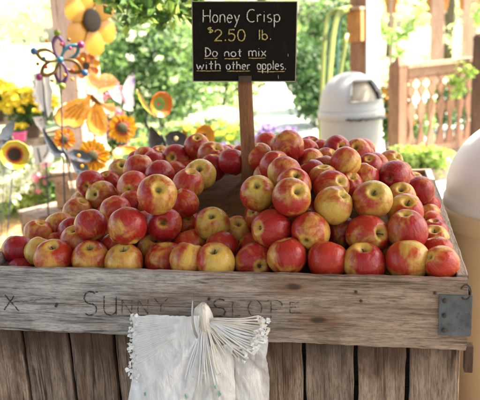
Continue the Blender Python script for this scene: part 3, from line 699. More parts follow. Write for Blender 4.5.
# ruffled little tabs down the left edge of the stack
for k in range(60):
    t = k / 59; px = 136 - 5.5 * math.sin(t * 2.4) + rb.uniform(-4, 7); py = 315 + 66 * t + rb.uniform(-1.5, 1.5)
    c = bp(px, py, -.045 - rb.random() * .016); bm = bmesh.new(); s = rb.uniform(.0026, .0056)
    pts = []
    for q in range(7):
        a = q * 2 * PI / 7 + rb.random(); pts.append(c + Vector((math.cos(a) * s * rb.uniform(.6, 1.2), rb.uniform(-.004, .004), math.sin(a) * s * rb.uniform(.6, 1.2))))
    poly(bm, pts, .0015, (0, -1, 0)); obj('bag_tab', bm, M['strap'], bags)
for k in range(40):   # the same ruffle on the right, where the gathered ends stick out
    t = rb.random(); px = 266 - 26 * t ** 1.6 + rb.uniform(-5, 4); py = 317 + 44 * t + rb.uniform(-3, 3)
    c = bp(px, py, -.040 - rb.random() * .02); bm = bmesh.new(); s = rb.uniform(.003, .0056)
    poly(bm, [c + Vector((math.cos(a) * s * rb.uniform(.6, 1.2), rb.uniform(-.004, .004), math.sin(a) * s * rb.uniform(.6, 1.2))) for a in [q * 2 * PI / 6 for q in range(6)]], .0015, (0, -1, 0)); obj('bag_tab', bm, M['strap' if rb.random() < .6 else 'strap_warm'], bags)
def sheet(name, tl, tr_, bl, br_, y, mat, amp=.008, seed=0, nx=60, ny=60, belly=.02, fan=None):
    bm = bmesh.new(); g = []
    for j in range(ny + 1):
        v = j / ny; row = []
        for i in range(nx + 1):
            u = i / nx
            p = tl.lerp(tr_, u).lerp(bl.lerp(br_, u), v)
            f = amp * (1.5 * noise.noise(Vector((u * 6 + seed + .8 * v, v * 1.2, seed))) + .9 * abs(noise.noise(Vector((u * 13 + seed - v, v * 2.2, 3 + seed)))) + .45 * abs(noise.noise(Vector((u * 22, v * 14, seed)))))
            if fan is not None:     # creases run out from the gathered knot
                th = math.atan2(p.z - fan.z, p.x - fan.x - .02); dist = math.hypot(p.x - fan.x, p.z - fan.z); k_ = min(1, dist / .07)
                f = amp * k_ * (1.3 * noise.noise(Vector((th * 4, dist * 3, seed))) + .7 * abs(noise.noise(Vector((th * 11, dist * 5, seed + 2)))) + .35 * noise.noise(Vector((p.x * 60, p.z * 40, seed))))
            p = p + Vector((.25 * f + .003 * noise.noise(Vector((v * 9, seed, 2))), y - belly * math.sin(u * PI) * math.sin(min(1, v * 1.3) * PI * .6) + f, .3 * f))
            row.append(bm.verts.new(p))
        g.append(row)
    for j in range(ny):
        for i in range(nx):
            fc = bm.faces.new((g[j][i], g[j + 1][i], g[j + 1][i + 1], g[j][i + 1])); fc.smooth = True
    return obj(name, bm, mat, bags)
YB = 0.0
sheet('bag_film', bp(133, 315.5, -.056), bp(199, 316, -.062), bp(124, 520, -.042), bp(202, 530, -.04), YB, M['bag'], .008, 1, fan=bp(202, 318, 0))
sheet('bag_film', bp(137, 320, -.036), bp(203, 330, -.040), bp(132, 515, -.028), bp(214, 525, -.03), YB, M['bag'], .009, 4, fan=bp(202, 318, 0))
sheet('bag_film', bp(176, 345, -.050), bp(232, 345, -.050), bp(170, 522, -.04), bp(242, 522, -.04), YB, M['bag2'], .010, 7, fan=bp(204, 322, 0))
sheet('bag_film', bp(205, 330, -.030), bp(266, 336, -.030), bp(205, 525, -.028), bp(275, 515, -.028), YB, M['bag2'], .010, 11, fan=bp(206, 322, 0))
for (px, py, s) in ((150, 399, 3.2), (145, 394, 1.8), (215, 386, 2.0), (219, 394, 2.4), (186, 397, 2.2)):
    c = bp(px, py, -.066); bm = bmesh.new(); sm = s * .0021
    poly(bm, [c + Vector((math.cos(q) * sm * rb.uniform(.5, 1.0), rb.uniform(-.001, .001), math.sin(q) * sm * rb.uniform(.9, 2.2))) for q in [k * 2 * PI / 16 for k in range(16)]], .0004, (0, -1, 0))
    obj('green_print', bm, M['green_ink'], bags)
# the hook
bm = bmesh.new()
hp = [(194, 294.5, -.05), (192.6, 303, -.066), (192.2, 313, -.076), (192.8, 322, -.080), (194.5, 331, -.076), (197, 336, -.062), (200, 334, -.03), (204, 322, -.012), (208, 303, .002)]
tube(bm, [aty(a_, b_, c_) for a_, b_, c_ in hp], [.0030, .0048, .0058, .0062, .0062, .006, .005, .004, .004], 8, flat=(1, 0, 0))
hk = obj('steel_hook', bm, M['steel']); tag(hk, 'curved grey steel hook in the plank holding the plastic bags', 'hook')
# ================================================================== light and sky
SUN_DIR = Vector((.80, .36, 0)).normalized() * math.cos(math.radians(50)) + Vector((0, 0, math.sin(math.radians(50))))
w = bpy.data.worlds.new('World'); scene.world = w; w.use_nodes = True
nt = w.node_tree; bg = nt.nodes['Background']; sky = nt.nodes.new('ShaderNodeTexSky'); sky.sky_type = 'NISHITA'; sky.sun_disc = False
sky.sun_elevation = math.radians(50); sky.sun_rotation = math.atan2(SUN_DIR.x, SUN_DIR.y); sky.dust_density = 3.0; sky.air_density = 1.0; sky.ozone_density = .6
wm = nt.nodes.new('ShaderNodeMix'); wm.data_type = 'RGBA'; wm.blend_type = 'MULTIPLY'; wm.inputs[0].default_value = 1; wm.inputs[7].default_value = (1.06, 1.0, .91, 1)   # warm white balance put into the sky colour
nt.links.new(sky.outputs[0], wm.inputs[6]); nt.links.new(wm.outputs[2], bg.inputs[0]); bg.inputs[1].default_value = SKY
sl = bpy.data.lights.new('sun', 'SUN'); sl.energy = SUN; sl.angle = math.radians(.5); sl.color = (1, .93, .82)
so = bpy.data.objects.new('sun', sl); col.objects.link(so); so.rotation_mode = 'QUATERNION'; so.rotation_quaternion = SUN_DIR.to_track_quat('Z', 'Y'); so.location = (6, 6, 9)
scene.view_settings.view_transform = 'Standard'; scene.view_settings.look = 'None'; scene.view_settings.exposure = 0; scene.cycles.film_exposure = FILM
scene.cycles.max_bounces = 8; scene.cycles.transparent_max_bounces = 16; scene.cycles.sample_clamp_indirect = 6

# ================================================================== materials of the garden
M['leaf_light'] = mat_leaf('sunlit_leaves', (.18, .30, .08), (.56, .68, .28), .5)
M['leaf_mid'] = mat_leaf('green_leaves', (.07, .16, .045), (.32, .46, .17), .45)
M['leaf_dark'] = mat_leaf('deep_green_leaves', (.035, .09, .025), (.12, .23, .07), .4)
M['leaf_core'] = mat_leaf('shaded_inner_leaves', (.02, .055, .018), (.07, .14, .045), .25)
M['leaf_lime'] = mat_leaf('lime_leaves', (.15, .25, .045), (.42, .52, .17), .5)
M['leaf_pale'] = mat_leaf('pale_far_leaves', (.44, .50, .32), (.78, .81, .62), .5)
for k, a, b in (('white', (.75, .75, .68), (.88, .87, .80)), ('purple', (.22, .12, .42), (.48, .34, .66)), ('pink', (.62, .16, .30), (.82, .42, .52)), ('yellow', (.75, .58, .03), (.90, .78, .10)), ('orange', (.75, .28, .03), (.90, .48, .08)), ('blue', (.08, .20, .45), (.2, .38, .66))):
    M['fl_' + k] = mat_leaf(k + '_petals', a, b, .35)
M['pale_porch'] = mat_wood('pale_porch_wood', (.62, .42, .32), (.50, .32, .24), (.42, .25, .18), 2, scale=.5, crack=.3, bump=.2)
M['bark'] = mat_wood('tree_bark', (.20, .15, .11), (.09, .065, .05), (.06, .05, .04), 2, scale=.35)
M['redwood'] = mat_wood('reddish_porch_wood', (.33, .185, .12), (.23, .12, .08), (.18, .085, .055), 2, scale=.6, crack=.4, bump=.2)
M['redwood_x'] = mat_wood('reddish_rail_wood', (.42, .26, .18), (.31, .18, .125), (.23, .12, .08), 0, scale=.6, crack=.4, bump=.2)
M['orange_wood'] = mat_wood('warm_orange_wood', (.62, .30, .10), (.46, .20, .07), (.36, .15, .05), 2, scale=.6, crack=.3, bump=.2)
M['dark_wood'] = mat_wood('dark_stained_wood', (.11, .06, .04), (.06, .035, .025), (.05, .03, .02), 2, scale=.6)
M['crate_wood'] = mat_wood('pale_crate_wood', (.52, .38, .27), (.34, .23, .15), (.30, .17, .10), 0, scale=.7)
M['shelf_wood'] = mat_wood('bleached_shelf_wood', (.42, .34, .27), (.26, .20, .155), (.20, .13, .085), 0, scale=.6)
M['roof_wood'] = mat_wood('roof_boards', (.55, .44, .33), (.40, .31, .22), (.32, .22, .14), 1, scale=.5)
M['can_white'] = mat_paint('off_white_plastic', (.43, .425, .41), .42, .06, .4, 5, bump=.05)
M['can_dome'] = mat_paint('white_dome_plastic', (.82, .81, .82), .4, .05, .4, 5, bump=.05)
M['can_tan'] = mat_paint('tan_plastic', (.74, .55, .345), .45, .07, .4, 5, dirt=None, bump=.06)
M['can_flap'] = mat_paint('cream_plastic_flap', (.34, .29, .215), .4, .06, .4, 6, bump=.05)
M['black_bag'] = mat_paint('black_bin_liner', (.02, .02, .022), .3, .3, .5, 40, bump=.5)
M['can_in'] = mat_paint('dark_can_inside', (.10, .09, .08), .8, .2)
for k, c in (('yellow', (.42, .18, .004)), ('gold', (.62, .25, .008)), ('orange', (.60, .15, .012)), ('red', (.42, .03, .015)), ('magenta', (.26, .015, .13)), ('blue', (.02, .10, .24)), ('lime', (.20, .25, .02)), ('purple', (.10, .03, .14)), ('teal', (.02, .14, .22)), ('lemon', (.66, .50, .03)), ('cream', (.85, .62, .30))):
    M['en_' + k] = mat_paint(k + '_enamel', c, .35, .18, .5, 12, bump=.1, coat=.2)
M['en_bronze'] = mat_paint('bronze_brown_enamel', (.20, .11, .03), .4, .3, .5, 14, .3)
M['en_brown'] = mat_paint('brown_ribbed_metal', (.055, .04, .03), .8, .3, .4, 60, bump=.8)
M['en_dark'] = mat_paint('dark_patina_metal', (.065, .06, .06), .55, .5, .4, 18, .5, dirt=(.20, .17, .14))
M['en_slate'] = mat_paint('slate_blue_metal', (.12, .14, .17), .5, .4, .5, 20, .4)
M['zinc'] = mat_paint('pale_zinc_sheet', (.58, .59, .60), .5, .1, .5, 10, .25)
M['black_iron'] = mat_paint('black_iron', (.025, .025, .027), .5, .3)
M['wing_orange'] = mat_paint('orange_butterfly_wing', (.80, .34, .04), .4, .3, .5, 12, dirt=(.92, .78, .50), trans=.5)
M['wing_pale'] = mat_paint('pale_butterfly_wing', (.84, .46, .15), .4, .2, .5, 14, dirt=(.92, .85, .72), trans=.3)
M['wing_white'] = mat_paint('white_butterfly_wing', (.82, .80, .84), .4, .1, .5, 14, trans=.3)
M['hose_y'] = mat_paint('yellow_green_hose', (.26, .30, .075), .4, .15, .5, 20); M['hose_g'] = mat_paint('dark_green_hose', (.05, .15, .09), .4, .2, .5, 20)
M['pot_dark'] = mat_paint('dark_brown_pot', (.07, .045, .035), .5, .2); M['pot_pink'] = mat_paint('pink_glazed_pot', (.75, .10, .36), .3, .15, coat=.3)
M['straw'] = mat_leaf('straw', (.45, .31, .13), (.80, .64, .36), .25, .7)

# ================================================================== ground
def ground(px, py, z=0.0):
    v = CF + CR * ((px - 240) / FPX) - CU * ((py - 200) / FPX); return CAM + v * ((z - CAM.z) / v.z)
def sheet_ground(name, pts, z, mat, sub=0):
    bm = bmesh.new(); f = bm.faces.new([bm.verts.new((p[0], p[1], z)) for p in pts])
    if f.normal.z < 0: bmesh.ops.reverse_faces(bm, faces=[f])
    bm.normal_update()
    if bm.faces[:][0].normal.z < 0: bmesh.ops.reverse_faces(bm, faces=bm.faces[:])
    return tag(obj(name, bm, mat), kind='structure')
M['g_lawn'] = mat_ground('lawn_ground', [(.22, .28, .11), (.34, .40, .18), (.48, .51, .30)], 1.2)
M['g_gravel'] = mat_ground('pale_gravel', [(.42, .36, .29), (.58, .52, .44), (.68, .63, .56)], 4)
M['g_hay'] = mat_ground('hay_strewn_ground', [(.34, .22, .10), (.56, .42, .23), (.74, .60, .38)], 3)
M['g_path'] = mat_ground('pale_path', [(.70, .68, .60), (.80, .78, .72), (.84, .83, .78)], 2)
M['g_front'] = mat_ground('pale_yard', [(.10, .095, .085), (.14, .132, .12), (.19, .178, .16)], 4)
sheet_ground('ground', [(-150, -150), (150, -150), (150, 150), (-150, 150)], 0, M['g_lawn'])
sheet_ground('yard', [(-14, -14), (14, -14), (9, 5.2), (-3.5, 5.2), (-9, 5)], .004, M['g_front'])
sheet_ground('hay_ground', [(-6.2, 1.2), (-1.2, 1.2), (-1.0, 4.6), (-3.2, 6.0), (-6.5, 5.2)], .008, M['g_hay'])
pth = [ground(*q) for q in ((255, 150), (330, 150), (345, 110), (335, 60), (325, 46), (255, 46), (262, 66), (262, 100), (250, 128))]
sheet_ground('path', [(p.x, p.y) for p in pth], .010, M['g_path'])
pth = [ground(*q) for q in ((395, 198), (500, 205), (520, 140), (480, 90), (400, 100), (372, 140))]
sheet_ground('terrace', [(p.x, p.y) for p in pth], .012, M['g_path'])

# ================================================================== plants
def leaves(name, blobs, size, mat, parent, org, seed=0, shell=.45, aspect=.5, droop=0.0, gap=.0, mat2=None):
    r = random.Random(seed); V = []; Fc = []; MI = []
    for (c, rad, n) in blobs:
        c = Vector(c)
        for _ in range(n):
            d = Vector((r.gauss(0, 1), r.gauss(0, 1), r.gauss(0, 1))).normalized(); q = r.random() ** shell
            p = Vector((d.x * rad[0], d.y * rad[1], d.z * rad[2])) * q * (1 + .28 * noise.noise(d * 2.2 + c))
            p += c
            if gap and noise.noise(p * (2.2 / max(rad))) + .5 < gap: continue
            if p.z < .01: continue
            nrm = (d * .5 + Vector((r.gauss(0, .6), r.gauss(0, .6), r.gauss(.5, .5)))).normalized()
            t = nrm.orthogonal().normalized(); t.rotate(Quaternion(nrm, r.uniform(0, 6.28)))
            t.z -= droop; t.normalize(); b = nrm.cross(t)
            L = size * r.uniform(.6, 1.3); W = L * aspect
            k = len(V); fold = nrm * L * .12
            V += [p - t * L * .5 - org, p + b * W * .5 + fold - t * L * .05 - org, p + t * L * .5 - org, p - b * W * .5 + fold - t * L * .05 - org]
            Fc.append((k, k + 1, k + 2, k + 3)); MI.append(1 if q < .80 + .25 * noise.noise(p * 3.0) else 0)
    me = bpy.data.meshes.new(name); me.from_pydata([tuple(v) for v in V], [], Fc); me.materials.append(mat)
    if mat2 is not None: me.materials.append(mat2); me.polygons.foreach_set('material_index', MI)
    return link(bpy.data.objects.new(name, me), parent)
def objw(name, bm, mat, root):
    for v in bm.verts: v.co -= Vector(root.location)
    return obj(name, bm, mat, root)
def blobs_for(c, w, d, h, n, k, seed, z0=0.0):
    r = random.Random(seed); out = []
    for i in range(k):
        a = r.uniform(0, 6.28); q = r.random() ** .6
        hh = z0 + (h - z0) * (.30 + .50 * r.random())
        s = r.uniform(.28, .46)
        out.append((Vector((c.x + math.cos(a) * w * .5 * q * .75, c.y + math.sin(a) * d * .5 * q * .75, hh)), (w * s * .75, d * s * .8, (h - z0) * s * .7), n // k))
    return out
def shrub(label, cat, c, w, h, leafmat, size, n, seed, flower=None, nf=0, fsize=.05, group=None, d=None, k=9, stems=3, name='shrub', top_only=True):
    c = Vector((c.x, c.y, 0)); d = d or w
    root = tag(empty(name, c), label, cat, group)
    bl = blobs_for(c, w, d, h, n, k, seed)
    bl.append((Vector((c.x, c.y, h * .35)), (w * .42, d * .42, h * .34), n // 5))
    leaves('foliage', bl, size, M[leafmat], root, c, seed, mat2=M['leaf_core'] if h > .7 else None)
    r = random.Random(seed + 99)
    for i in range(stems):
        bm = bmesh.new(); a = r.uniform(0, 6.28); tube(bm, [c + Vector((math.cos(a) * w * .05, math.sin(a) * w * .05, 0)), c + Vector((math.cos(a) * w * .12, math.sin(a) * w * .12, h * .35)), c + Vector((math.cos(a) * w * .25, math.sin(a) * w * .25, h * .75))], [.02 * h, .014 * h, .005], 7, flat=(0, 1, 0))
        objw('stem', bm, M['bark'], root)
    if flower:
        fb = []
        for (cc, rad, _) in bl[:-1]:
            for j in range(max(1, nf // k)):
                dd = Vector((r.gauss(0, 1), r.gauss(0, 1) - .5, abs(r.gauss(0, 1)) + .1)).normalized()
                fb.append((cc + Vector((dd.x * rad[0], dd.y * rad[1], dd.z * rad[2])) * 1.06, (fsize, fsize, fsize * .8), 14))
        leaves('blossoms', fb, fsize * .8, M['fl_' + flower], root, c, seed + 5, .6, .9)
    return root
def tree(label, c, h, crown_w, leafmat, n, seed, group, size=.12, trunk_r=.12, crown_from=.3, limbs=5):
    c = Vector((c.x, c.y, 0)); root = tag(empty('tree', c), label, 'tree', group); r = random.Random(seed)
    bm = bmesh.new(); top = c + Vector((r.uniform(-.3, .3), r.uniform(-.3, .3), h * .8))
    mid = c.lerp(top, .5) + Vector((r.uniform(-.2, .2), 0, 0))
    tube(bm, [c, c.lerp(mid, .5), mid, mid.lerp(top, .5), top], [trunk_r * 1.25, trunk_r, trunk_r * .75, trunk_r * .45, .02], 10, flat=(0, 1, 0))
    ends = []
    for i in range(limbs):
        t = r.uniform(.35, .85); s = c.lerp(top, t); a = r.uniform(0, 6.28); e = s + Vector((math.cos(a) * crown_w * .36, math.sin(a) * crown_w * .36, h * r.uniform(.08, .2)))
        tube(bm, [s, s.lerp(e, .5) + Vector((0, 0, .1)), e], [trunk_r * .45, trunk_r * .3, .015], 7, flat=(0, 1, 0)); ends.append(e)
    objw('trunk', bm, M['bark'], root)
    bl = [(e, (crown_w * r.uniform(.16, .28),) * 2 + (h * r.uniform(.08, .15),), n // (limbs * 3)) for e in ends]
    for i in range(limbs * 2):
        a = r.uniform(0, 6.28); q = r.random() ** .5 * crown_w * .42; z = h * r.uniform(crown_from, .95)
        bl.append((c + Vector((math.cos(a) * q, math.sin(a) * q, z)), (crown_w * r.uniform(.14, .26),) * 2 + (h * r.uniform(.06, .13),), n // (limbs * 3)))
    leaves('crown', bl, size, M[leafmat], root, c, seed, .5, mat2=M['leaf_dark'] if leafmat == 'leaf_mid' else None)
    return root

# big shrubs right behind the stall
p = at(152, 80, 10.5); shrub('broad green shrub dotted with white blossoms behind the yellow oval dish', 'shrub', p, 2.3, 1.75, 'leaf_mid', .10, 5200, 21, 'white', 46, .06, d=1.6, k=12)
p = at(215, 60, 12.5); shrub('tall light green shrub left of the chalkboard, blooming white', 'shrub', p, 2.0, 2.0, 'leaf_light', .11, 3600, 22, 'white', 40, .07, k=11)
p = at(104, 80, 12); shrub('pale green shrub between the wooden post and the white-dotted shrub', 'shrub', p, 1.6, 1.7, 'leaf_light', .11, 2600, 23, 'white', 20, .06, k=9)
p = at(317, 85, 10.2); shrub('dark green leafy shrub right of the sign post, in front of the hoses', 'shrub', p, 1.0, 1.35, 'leaf_dark', .09, 3800, 24, 'white', 8, .04, d=1.1, k=10, stems=5)
p = at(332, 30, 12); shrub('tall mid green shrub behind the coiled hoses', 'shrub', p, 1.7, 2.3, 'leaf_mid', .11, 3600, 25, 'white', 12, .05, k=11)
p = at(185, 122, 8.3); shrub('low lime hedge with yellow blossoms behind the dark metal butterfly', 'hedge', p, 2.0, .42, 'leaf_mid', .06, 2600, 26, 'yellow', 60, .035, d=.6, k=12, name='hedge')
p = at(222, 125, 8.8); shrub('low shrub of white flowers left of the sign post', 'shrub', p, 1.0, .46, 'leaf_mid', .06, 1700, 27, 'white', 170, .055, d=.6, k=10)
p = at(212, 150, 6.6); shrub('purple flowering plant behind the heap left of the sign post', 'flowering plant', p, .75, .52, 'leaf_mid', .05, 1500, 28, 'purple', 150, .045, k=10, name='flowering_plant')
p = at(278, 142, 6.9); shrub('purple flowering plant behind the heap right of the sign post', 'flowering plant', p, .72, .58, 'leaf_mid', .05, 1700, 29, 'purple', 170, .045, k=10, name='flowering_plant')
p = at(150, 150, 6.2); shrub('dark green low plant behind the dark metal butterfly', 'plant', p, .8, .42, 'leaf_dark', .06, 1400, 30, k=8, name='garden_plant')
p = at(12, 178, 6.0); shrub('white blooming low shrub under the yellow bowl flower at the left edge', 'shrub', p, .62, .55, 'leaf_light', .06, 1500, 31, 'white', 130, .06, k=10)
p = at(38, 176, 6.3); shrub('white blooming low shrub behind the small wooden crate', 'shrub', p, .5, .5, 'leaf_light', .06, 1200, 32, 'white', 110, .055, k=9)
p = at(62, 172, 5.9); shrub('low plant with pink flowers behind the black iron stand', 'flowering plant', p, .42, .42, 'leaf_mid', .05, 1200, 33, 'pink', 50, .035, k=9, name='flowering_plant')
p = at(424, 176, 6.6); shrub('lime green leafy plant at the foot of the scalloped fence', 'plant', p, .62, .34, 'leaf_lime', .07, 1000, 34, 'yellow', 10, .03, d=.4, k=9, name='garden_plant')
p = at(390, 95, 7.6); shrub('flower bed plant with orange and yellow blossoms by the pointed fence post', 'flowering plant', p, .5, .95, 'leaf_mid', .06, 1100, 35, 'orange', 40, .04, d=.4, k=9, name='flowering_plant')
p = at(397, 92, 7.4); shrub('small plant with blue blossoms by the pointed fence post', 'flowering plant', p, .3, .9, 'leaf_mid', .05, 500, 36, 'blue', 34, .035, d=.3, k=7, name='flowering_plant')
for k_, (px_, Z_, lf_) in enumerate(((418, 8.7, 'leaf_mid'), (440, 9.2, 'leaf_dark'), (466, 9.4, 'leaf_mid'))):
    shrub(['green shrub behind the left half of the scalloped fence', 'dark green shrub behind the middle of the scalloped fence', 'green shrub behind the right half of the scalloped fence'][k_], 'shrub', at(px_, 110, Z_), .55, .62 + .1 * k_, lf_, .07, 900, 45 + k_, 'white', 6, .04, k=8)
# far trees
FAR = [(-13, 15, 5.2, 5.0), (-9.5, 19, 5.6, 5.5), (-6.2, 16, 4.6, 4.6), (-3.2, 20, 5.4, 5.0), (-.4, 23, 5.6, 5.0), (2.2, 19, 4.8, 4.4), (4.8, 23, 5.6, 5.4), (8.0, 20, 5.2, 5.0), (-18, 20, 6, 6), (-7.8, 26, 7.4, 6.5), (0.8, 30, 8, 7), (6.5, 30, 8, 7), (12, 25, 7, 6.5), (-13, 28, 7.5, 7)]
FD = ['pale tree at the far left edge', 'pale tree behind the left wooden post', 'pale green tree behind the yellow metal flower', 'pale tree left of the chalkboard', 'pale tree straight behind the chalkboard', 'pale tree behind the hoses', 'pale tree behind the right wooden post', 'pale tree behind the porch posts', 'tall far tree beyond the left frame', 'tall far tree behind the yellow metal flower', 'tall far tree behind the chalkboard', 'tall far tree behind the porch', 'tall far tree at the right edge', 'tall far tree at the left']
for i, (x, y, h, cw) in enumerate(FAR):
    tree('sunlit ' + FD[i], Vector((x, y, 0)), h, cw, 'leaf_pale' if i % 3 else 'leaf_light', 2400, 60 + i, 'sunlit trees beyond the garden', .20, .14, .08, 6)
# tree added beyond the right frame edge to dapple the white bin with shade
tree('leafy tree added out of view right of the white rubbish bin, for dappled shade', Vector((2.5, 3.6, 0)), 4.4, 2.3, 'leaf_mid', 2600, 90, None, .13, .11, .55, 7)
# hanging vine from the roof edge, top of the picture
root = tag(empty('hanging_vine', at(152, -60, 3.0)), 'leafy green vine trailing down from the roof above the price sign', 'vine'); org = Vector(root.location)
r = random.Random(3); bl1 = []; bl2 = []
for i in range(15):
    px = 108 + i * 6.4 + r.uniform(-3, 3); low = (14 + 12 * r.random()) if 125 < px < 190 else 8 * r.random(); bm = bmesh.new()
    pts = [at(px + r.uniform(-4, 4), yy, 3.0 + r.uniform(-.1, .1)) for yy in (-130, -60, -20, low)]
    tube(bm, pts, [.005, .004, .003, .002], 6, flat=(0, 1, 0)); objw('vine_stem', bm, M['bark'], root)
    for q in range(5):
        (bl2 if q > 2 else bl1).append((pts[2].lerp(pts[3], .35 + q * .16) if q else pts[1], (.05, .08, .035), 6 if q < 3 else 4))
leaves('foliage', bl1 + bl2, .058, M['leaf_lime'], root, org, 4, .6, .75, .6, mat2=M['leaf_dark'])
# ================================================================== shelter over the stall, posts, fence, porch
bm = bmesh.new(); L0 = 12.0
for k in range(60): plank_bm(bm, (-6 + k * .2, -4.6, .02), (0, 0, 1), (1, 0, 0), (0, 1, 0), 3.3, .19, .02, 4, .002, k)
M['blocker'] = mat_wood('grey_blocker_boards', (.20, .215, .24), (.12, .13, .145), (.10, .10, .11), 2, scale=.5)
tag(obj('blocker_wall', bm, M['blocker']), 'added unseen barn wall behind the photographer, facing the stall', 'wall')  # unseen wall added behind the camera to block front light
root = tag(empty('shelter_roof', (0, 1.1, 2.4)), 'timber lean-to roof shading the apple bin', 'roof'); 
bm = bmesh.new()
RX0, RX1, RY0, RY1 = ROOF
for k in range(int((RX1 - RX0) / .2)):
    box(bm, (RX0 + .1 + k * .2, (RY0 + RY1) / 2, 2.56), (.196, RY1 - RY0, .022))
objw('roof_deck', bm, M['roof_wood'], root)
for y in (RY0 + .1, (RY0 + RY1) / 2, RY1 - .1):
    bm = bmesh.new(); box(bm, ((RX0 + RX1) / 2, y, 2.48), (RX1 - RX0, .06, .13), bev=.004); objw('rafter', bm, M['roof_wood'], root)
for (x, y) in ((RX0 + .1, RY0 + .15), (RX1 - .1, RY0 + .15), (RX0 + .1, RY1 - .15), (RX1 - .1, RY1 - .15)):
    bm = bmesh.new(); box(bm, (x, y, 1.2), (.1, .1, 2.42), bev=.004); objw('post', bm, M['redwood'], root)

def post(name, label, c, s, h, mat, rot, parent=None, bev=.006):
    root = tag(empty(name, (c.x, c.y, 0)), label, 'post')
    bm = bmesh.new(); Mx = Matrix.Translation((c.x, c.y, 0)) @ Matrix.Rotation(rot, 4, 'Z'); box(bm, (0, 0, h / 2), (s, s, h), Mx, bev=bev)
    return root, bm, Mx
def view_rot(c): return -math.atan2(c.x - CAM.x, c.y - CAM.y)
# left post behind the metal flowers
pB = at(82.5, 110, 4.75); sB = .205
root, bm, Mx = post('wooden_post', 'thick pale pinkish wooden post behind the yellow metal flower', pB, sB, 3.1, 'redwood', view_rot(pB) + math.radians(38))
M['pink_wood'] = mat_wood('bleached_pinkish_wood', (.66, .50, .42), (.50, .36, .30), (.42, .26, .18), 2, scale=.5, crack=.4, bump=.2)
objw('shaft', bm, M['pink_wood'], root)
bm = bmesh.new(); box(bm, (0, 0, .32), (sB + .05, sB + .05, .64), Mx, bev=.01); objw('plinth', bm, M['crate_wood'], root)
# right post with hose block
pA = at(364.5, 60, 5.75); sA = .172
root, bm, Mx = post('wooden_post', 'reddish wooden post with an orange block, hoses hung over it, behind the white bin', pA, sA, 3.1, 'redwood', view_rot(pA) + math.radians(-44))
objw('shaft', bm, M['redwood'], root)
bm = bmesh.new(); box(bm, (sA / 2 + .008, 0, 1.55), (.014, sA - .02, 3.0), Mx, bev=.002); objw('sunlit_strip', bm, M['can_dome'], root)  # white board added to stand for the post's sunlit face
bA = at(355, 26, 5.52); ZA = 5.52
bm = bmesh.new(); vr = Matrix.Translation(bA) @ Matrix.Rotation(view_rot(bA) - .25, 4, 'Z')
box(bm, (0, .03, 0), (.115, .13, .245), vr, bev=.008); blk = objw('hose_block', bm, M['orange_wood'], root)
bm = bmesh.new(); box(bm, (.0, .0, .135), (.13, .19, .025), vr, bev=.004); o = objw('block_cap', bm, M['crate_wood'], root); o.parent = blk
# hoses: loops hanging from the block
def hose(label, pts, rad, mat, Z):
    P = [at(a, b, Z + (c if len(q) > 2 else 0)) for q in pts for a, b, c in [(q[0], q[1], q[2] if len(q) > 2 else 0)]]
    # smooth
    for _ in range(3):
        Q = [P[0]]
        for a, b in zip(P, P[1:]): Q += [a.lerp(b, .25), a.lerp(b, .75)]
        P = Q + [P[-1]]
    root = tag(empty('garden_hose', (P[-1].x, P[-1].y, P[-1].z)), label, 'hose', 'hoses hung over the post')
    bm = bmesh.new(); tube(bm, P, rad, 10, flat=(0, 1, 0)); objw('hose_loop', bm, M[mat], root)
zb = 5.4
hose('outer yellow-green hose loop hanging from the block', [(352, 11, .2), (343, 10), (332, 11), (326, 20), (324, 50), (322, 90), (320, 128), (321, 150)], .021, 'hose_y', zb)
hose('second yellow-green hose loop, widest of the bundle', [(353, 9, .2), (346, 9), (338, 14), (334, 28), (331, 60), (328, 95), (325, 130), (326, 152)], .027, 'hose_y', zb - .05)
hose('dark green hose loop between the yellow-green ones', [(352, 11, .2), (346, 11), (341, 18), (339, 30), (338, 60), (336, 90), (333, 120), (333, 145)], .020, 'hose_g', zb + .03)
hose('dark green outer hose behind the yellow-green ones', [(350, 12, .2), (338, 10), (330, 15), (328, 30), (327, 60), (327, 90), (326, 120), (327, 145)], .018, 'hose_g', zb + .06)
hose('short inner yellow-green hose end beside the post', [(350, 30, .12), (346, 36), (345, 48), (342, 62), (340, 76), (338, 96)], .017, 'hose_y', zb + .02)
# scalloped fence
f0, f1 = at(398, 110, 7.05), at(497, 95, 8.05); f0.z = f1.z = 0
fd = (f1 - f0).normalized(); fl = (f1 - f0).length; fn = Vector((fd.y, -fd.x, 0))
froot = tag(empty('scalloped_fence', f0), 'reddish wooden porch fence of scalloped cutout boards with a pointed end post', 'fence')
def flocal(x, y, z): return f0 + fd * x + fn * y + Vector((0, 0, z))
FM = Matrix(((fd.x, fn.x, 0, f0.x), (fd.y, fn.y, 0, f0.y), (0, 0, 1, 0), (0, 0, 0, 1)))
bm = bmesh.new(); box(bm, (0, 0, .53), (.135, .135, 1.06), FM, bev=.006)
bmesh.ops.create_cone(bm, cap_ends=True, segments=4, radius1=.096, radius2=.004, depth=.10, matrix=FM @ Matrix.Translation((0, 0, 1.11)) @ Matrix.Rotation(PI / 4, 4, 'Z')); objw('end_post', bm, M['redwood'], froot)
bm = bmesh.new(); box(bm, (fl * .5, 0, 1.055), (fl, .12, .035), FM, bev=.004); objw('cap_rail', bm, M['crate_wood'], froot)
bm = bmesh.new(); box(bm, (fl * .5, .0, .985), (fl, .04, .10), FM, bev=.004); objw('top_rail', bm, M['redwood_x'], froot)
bm = bmesh.new(); box(bm, (fl * .5, .0, .13), (fl, .05, .09), FM, bev=.004); objw('bottom_rail', bm, M['redwood_x'], froot)
nb = 10; pitch = (fl - .10) / nb
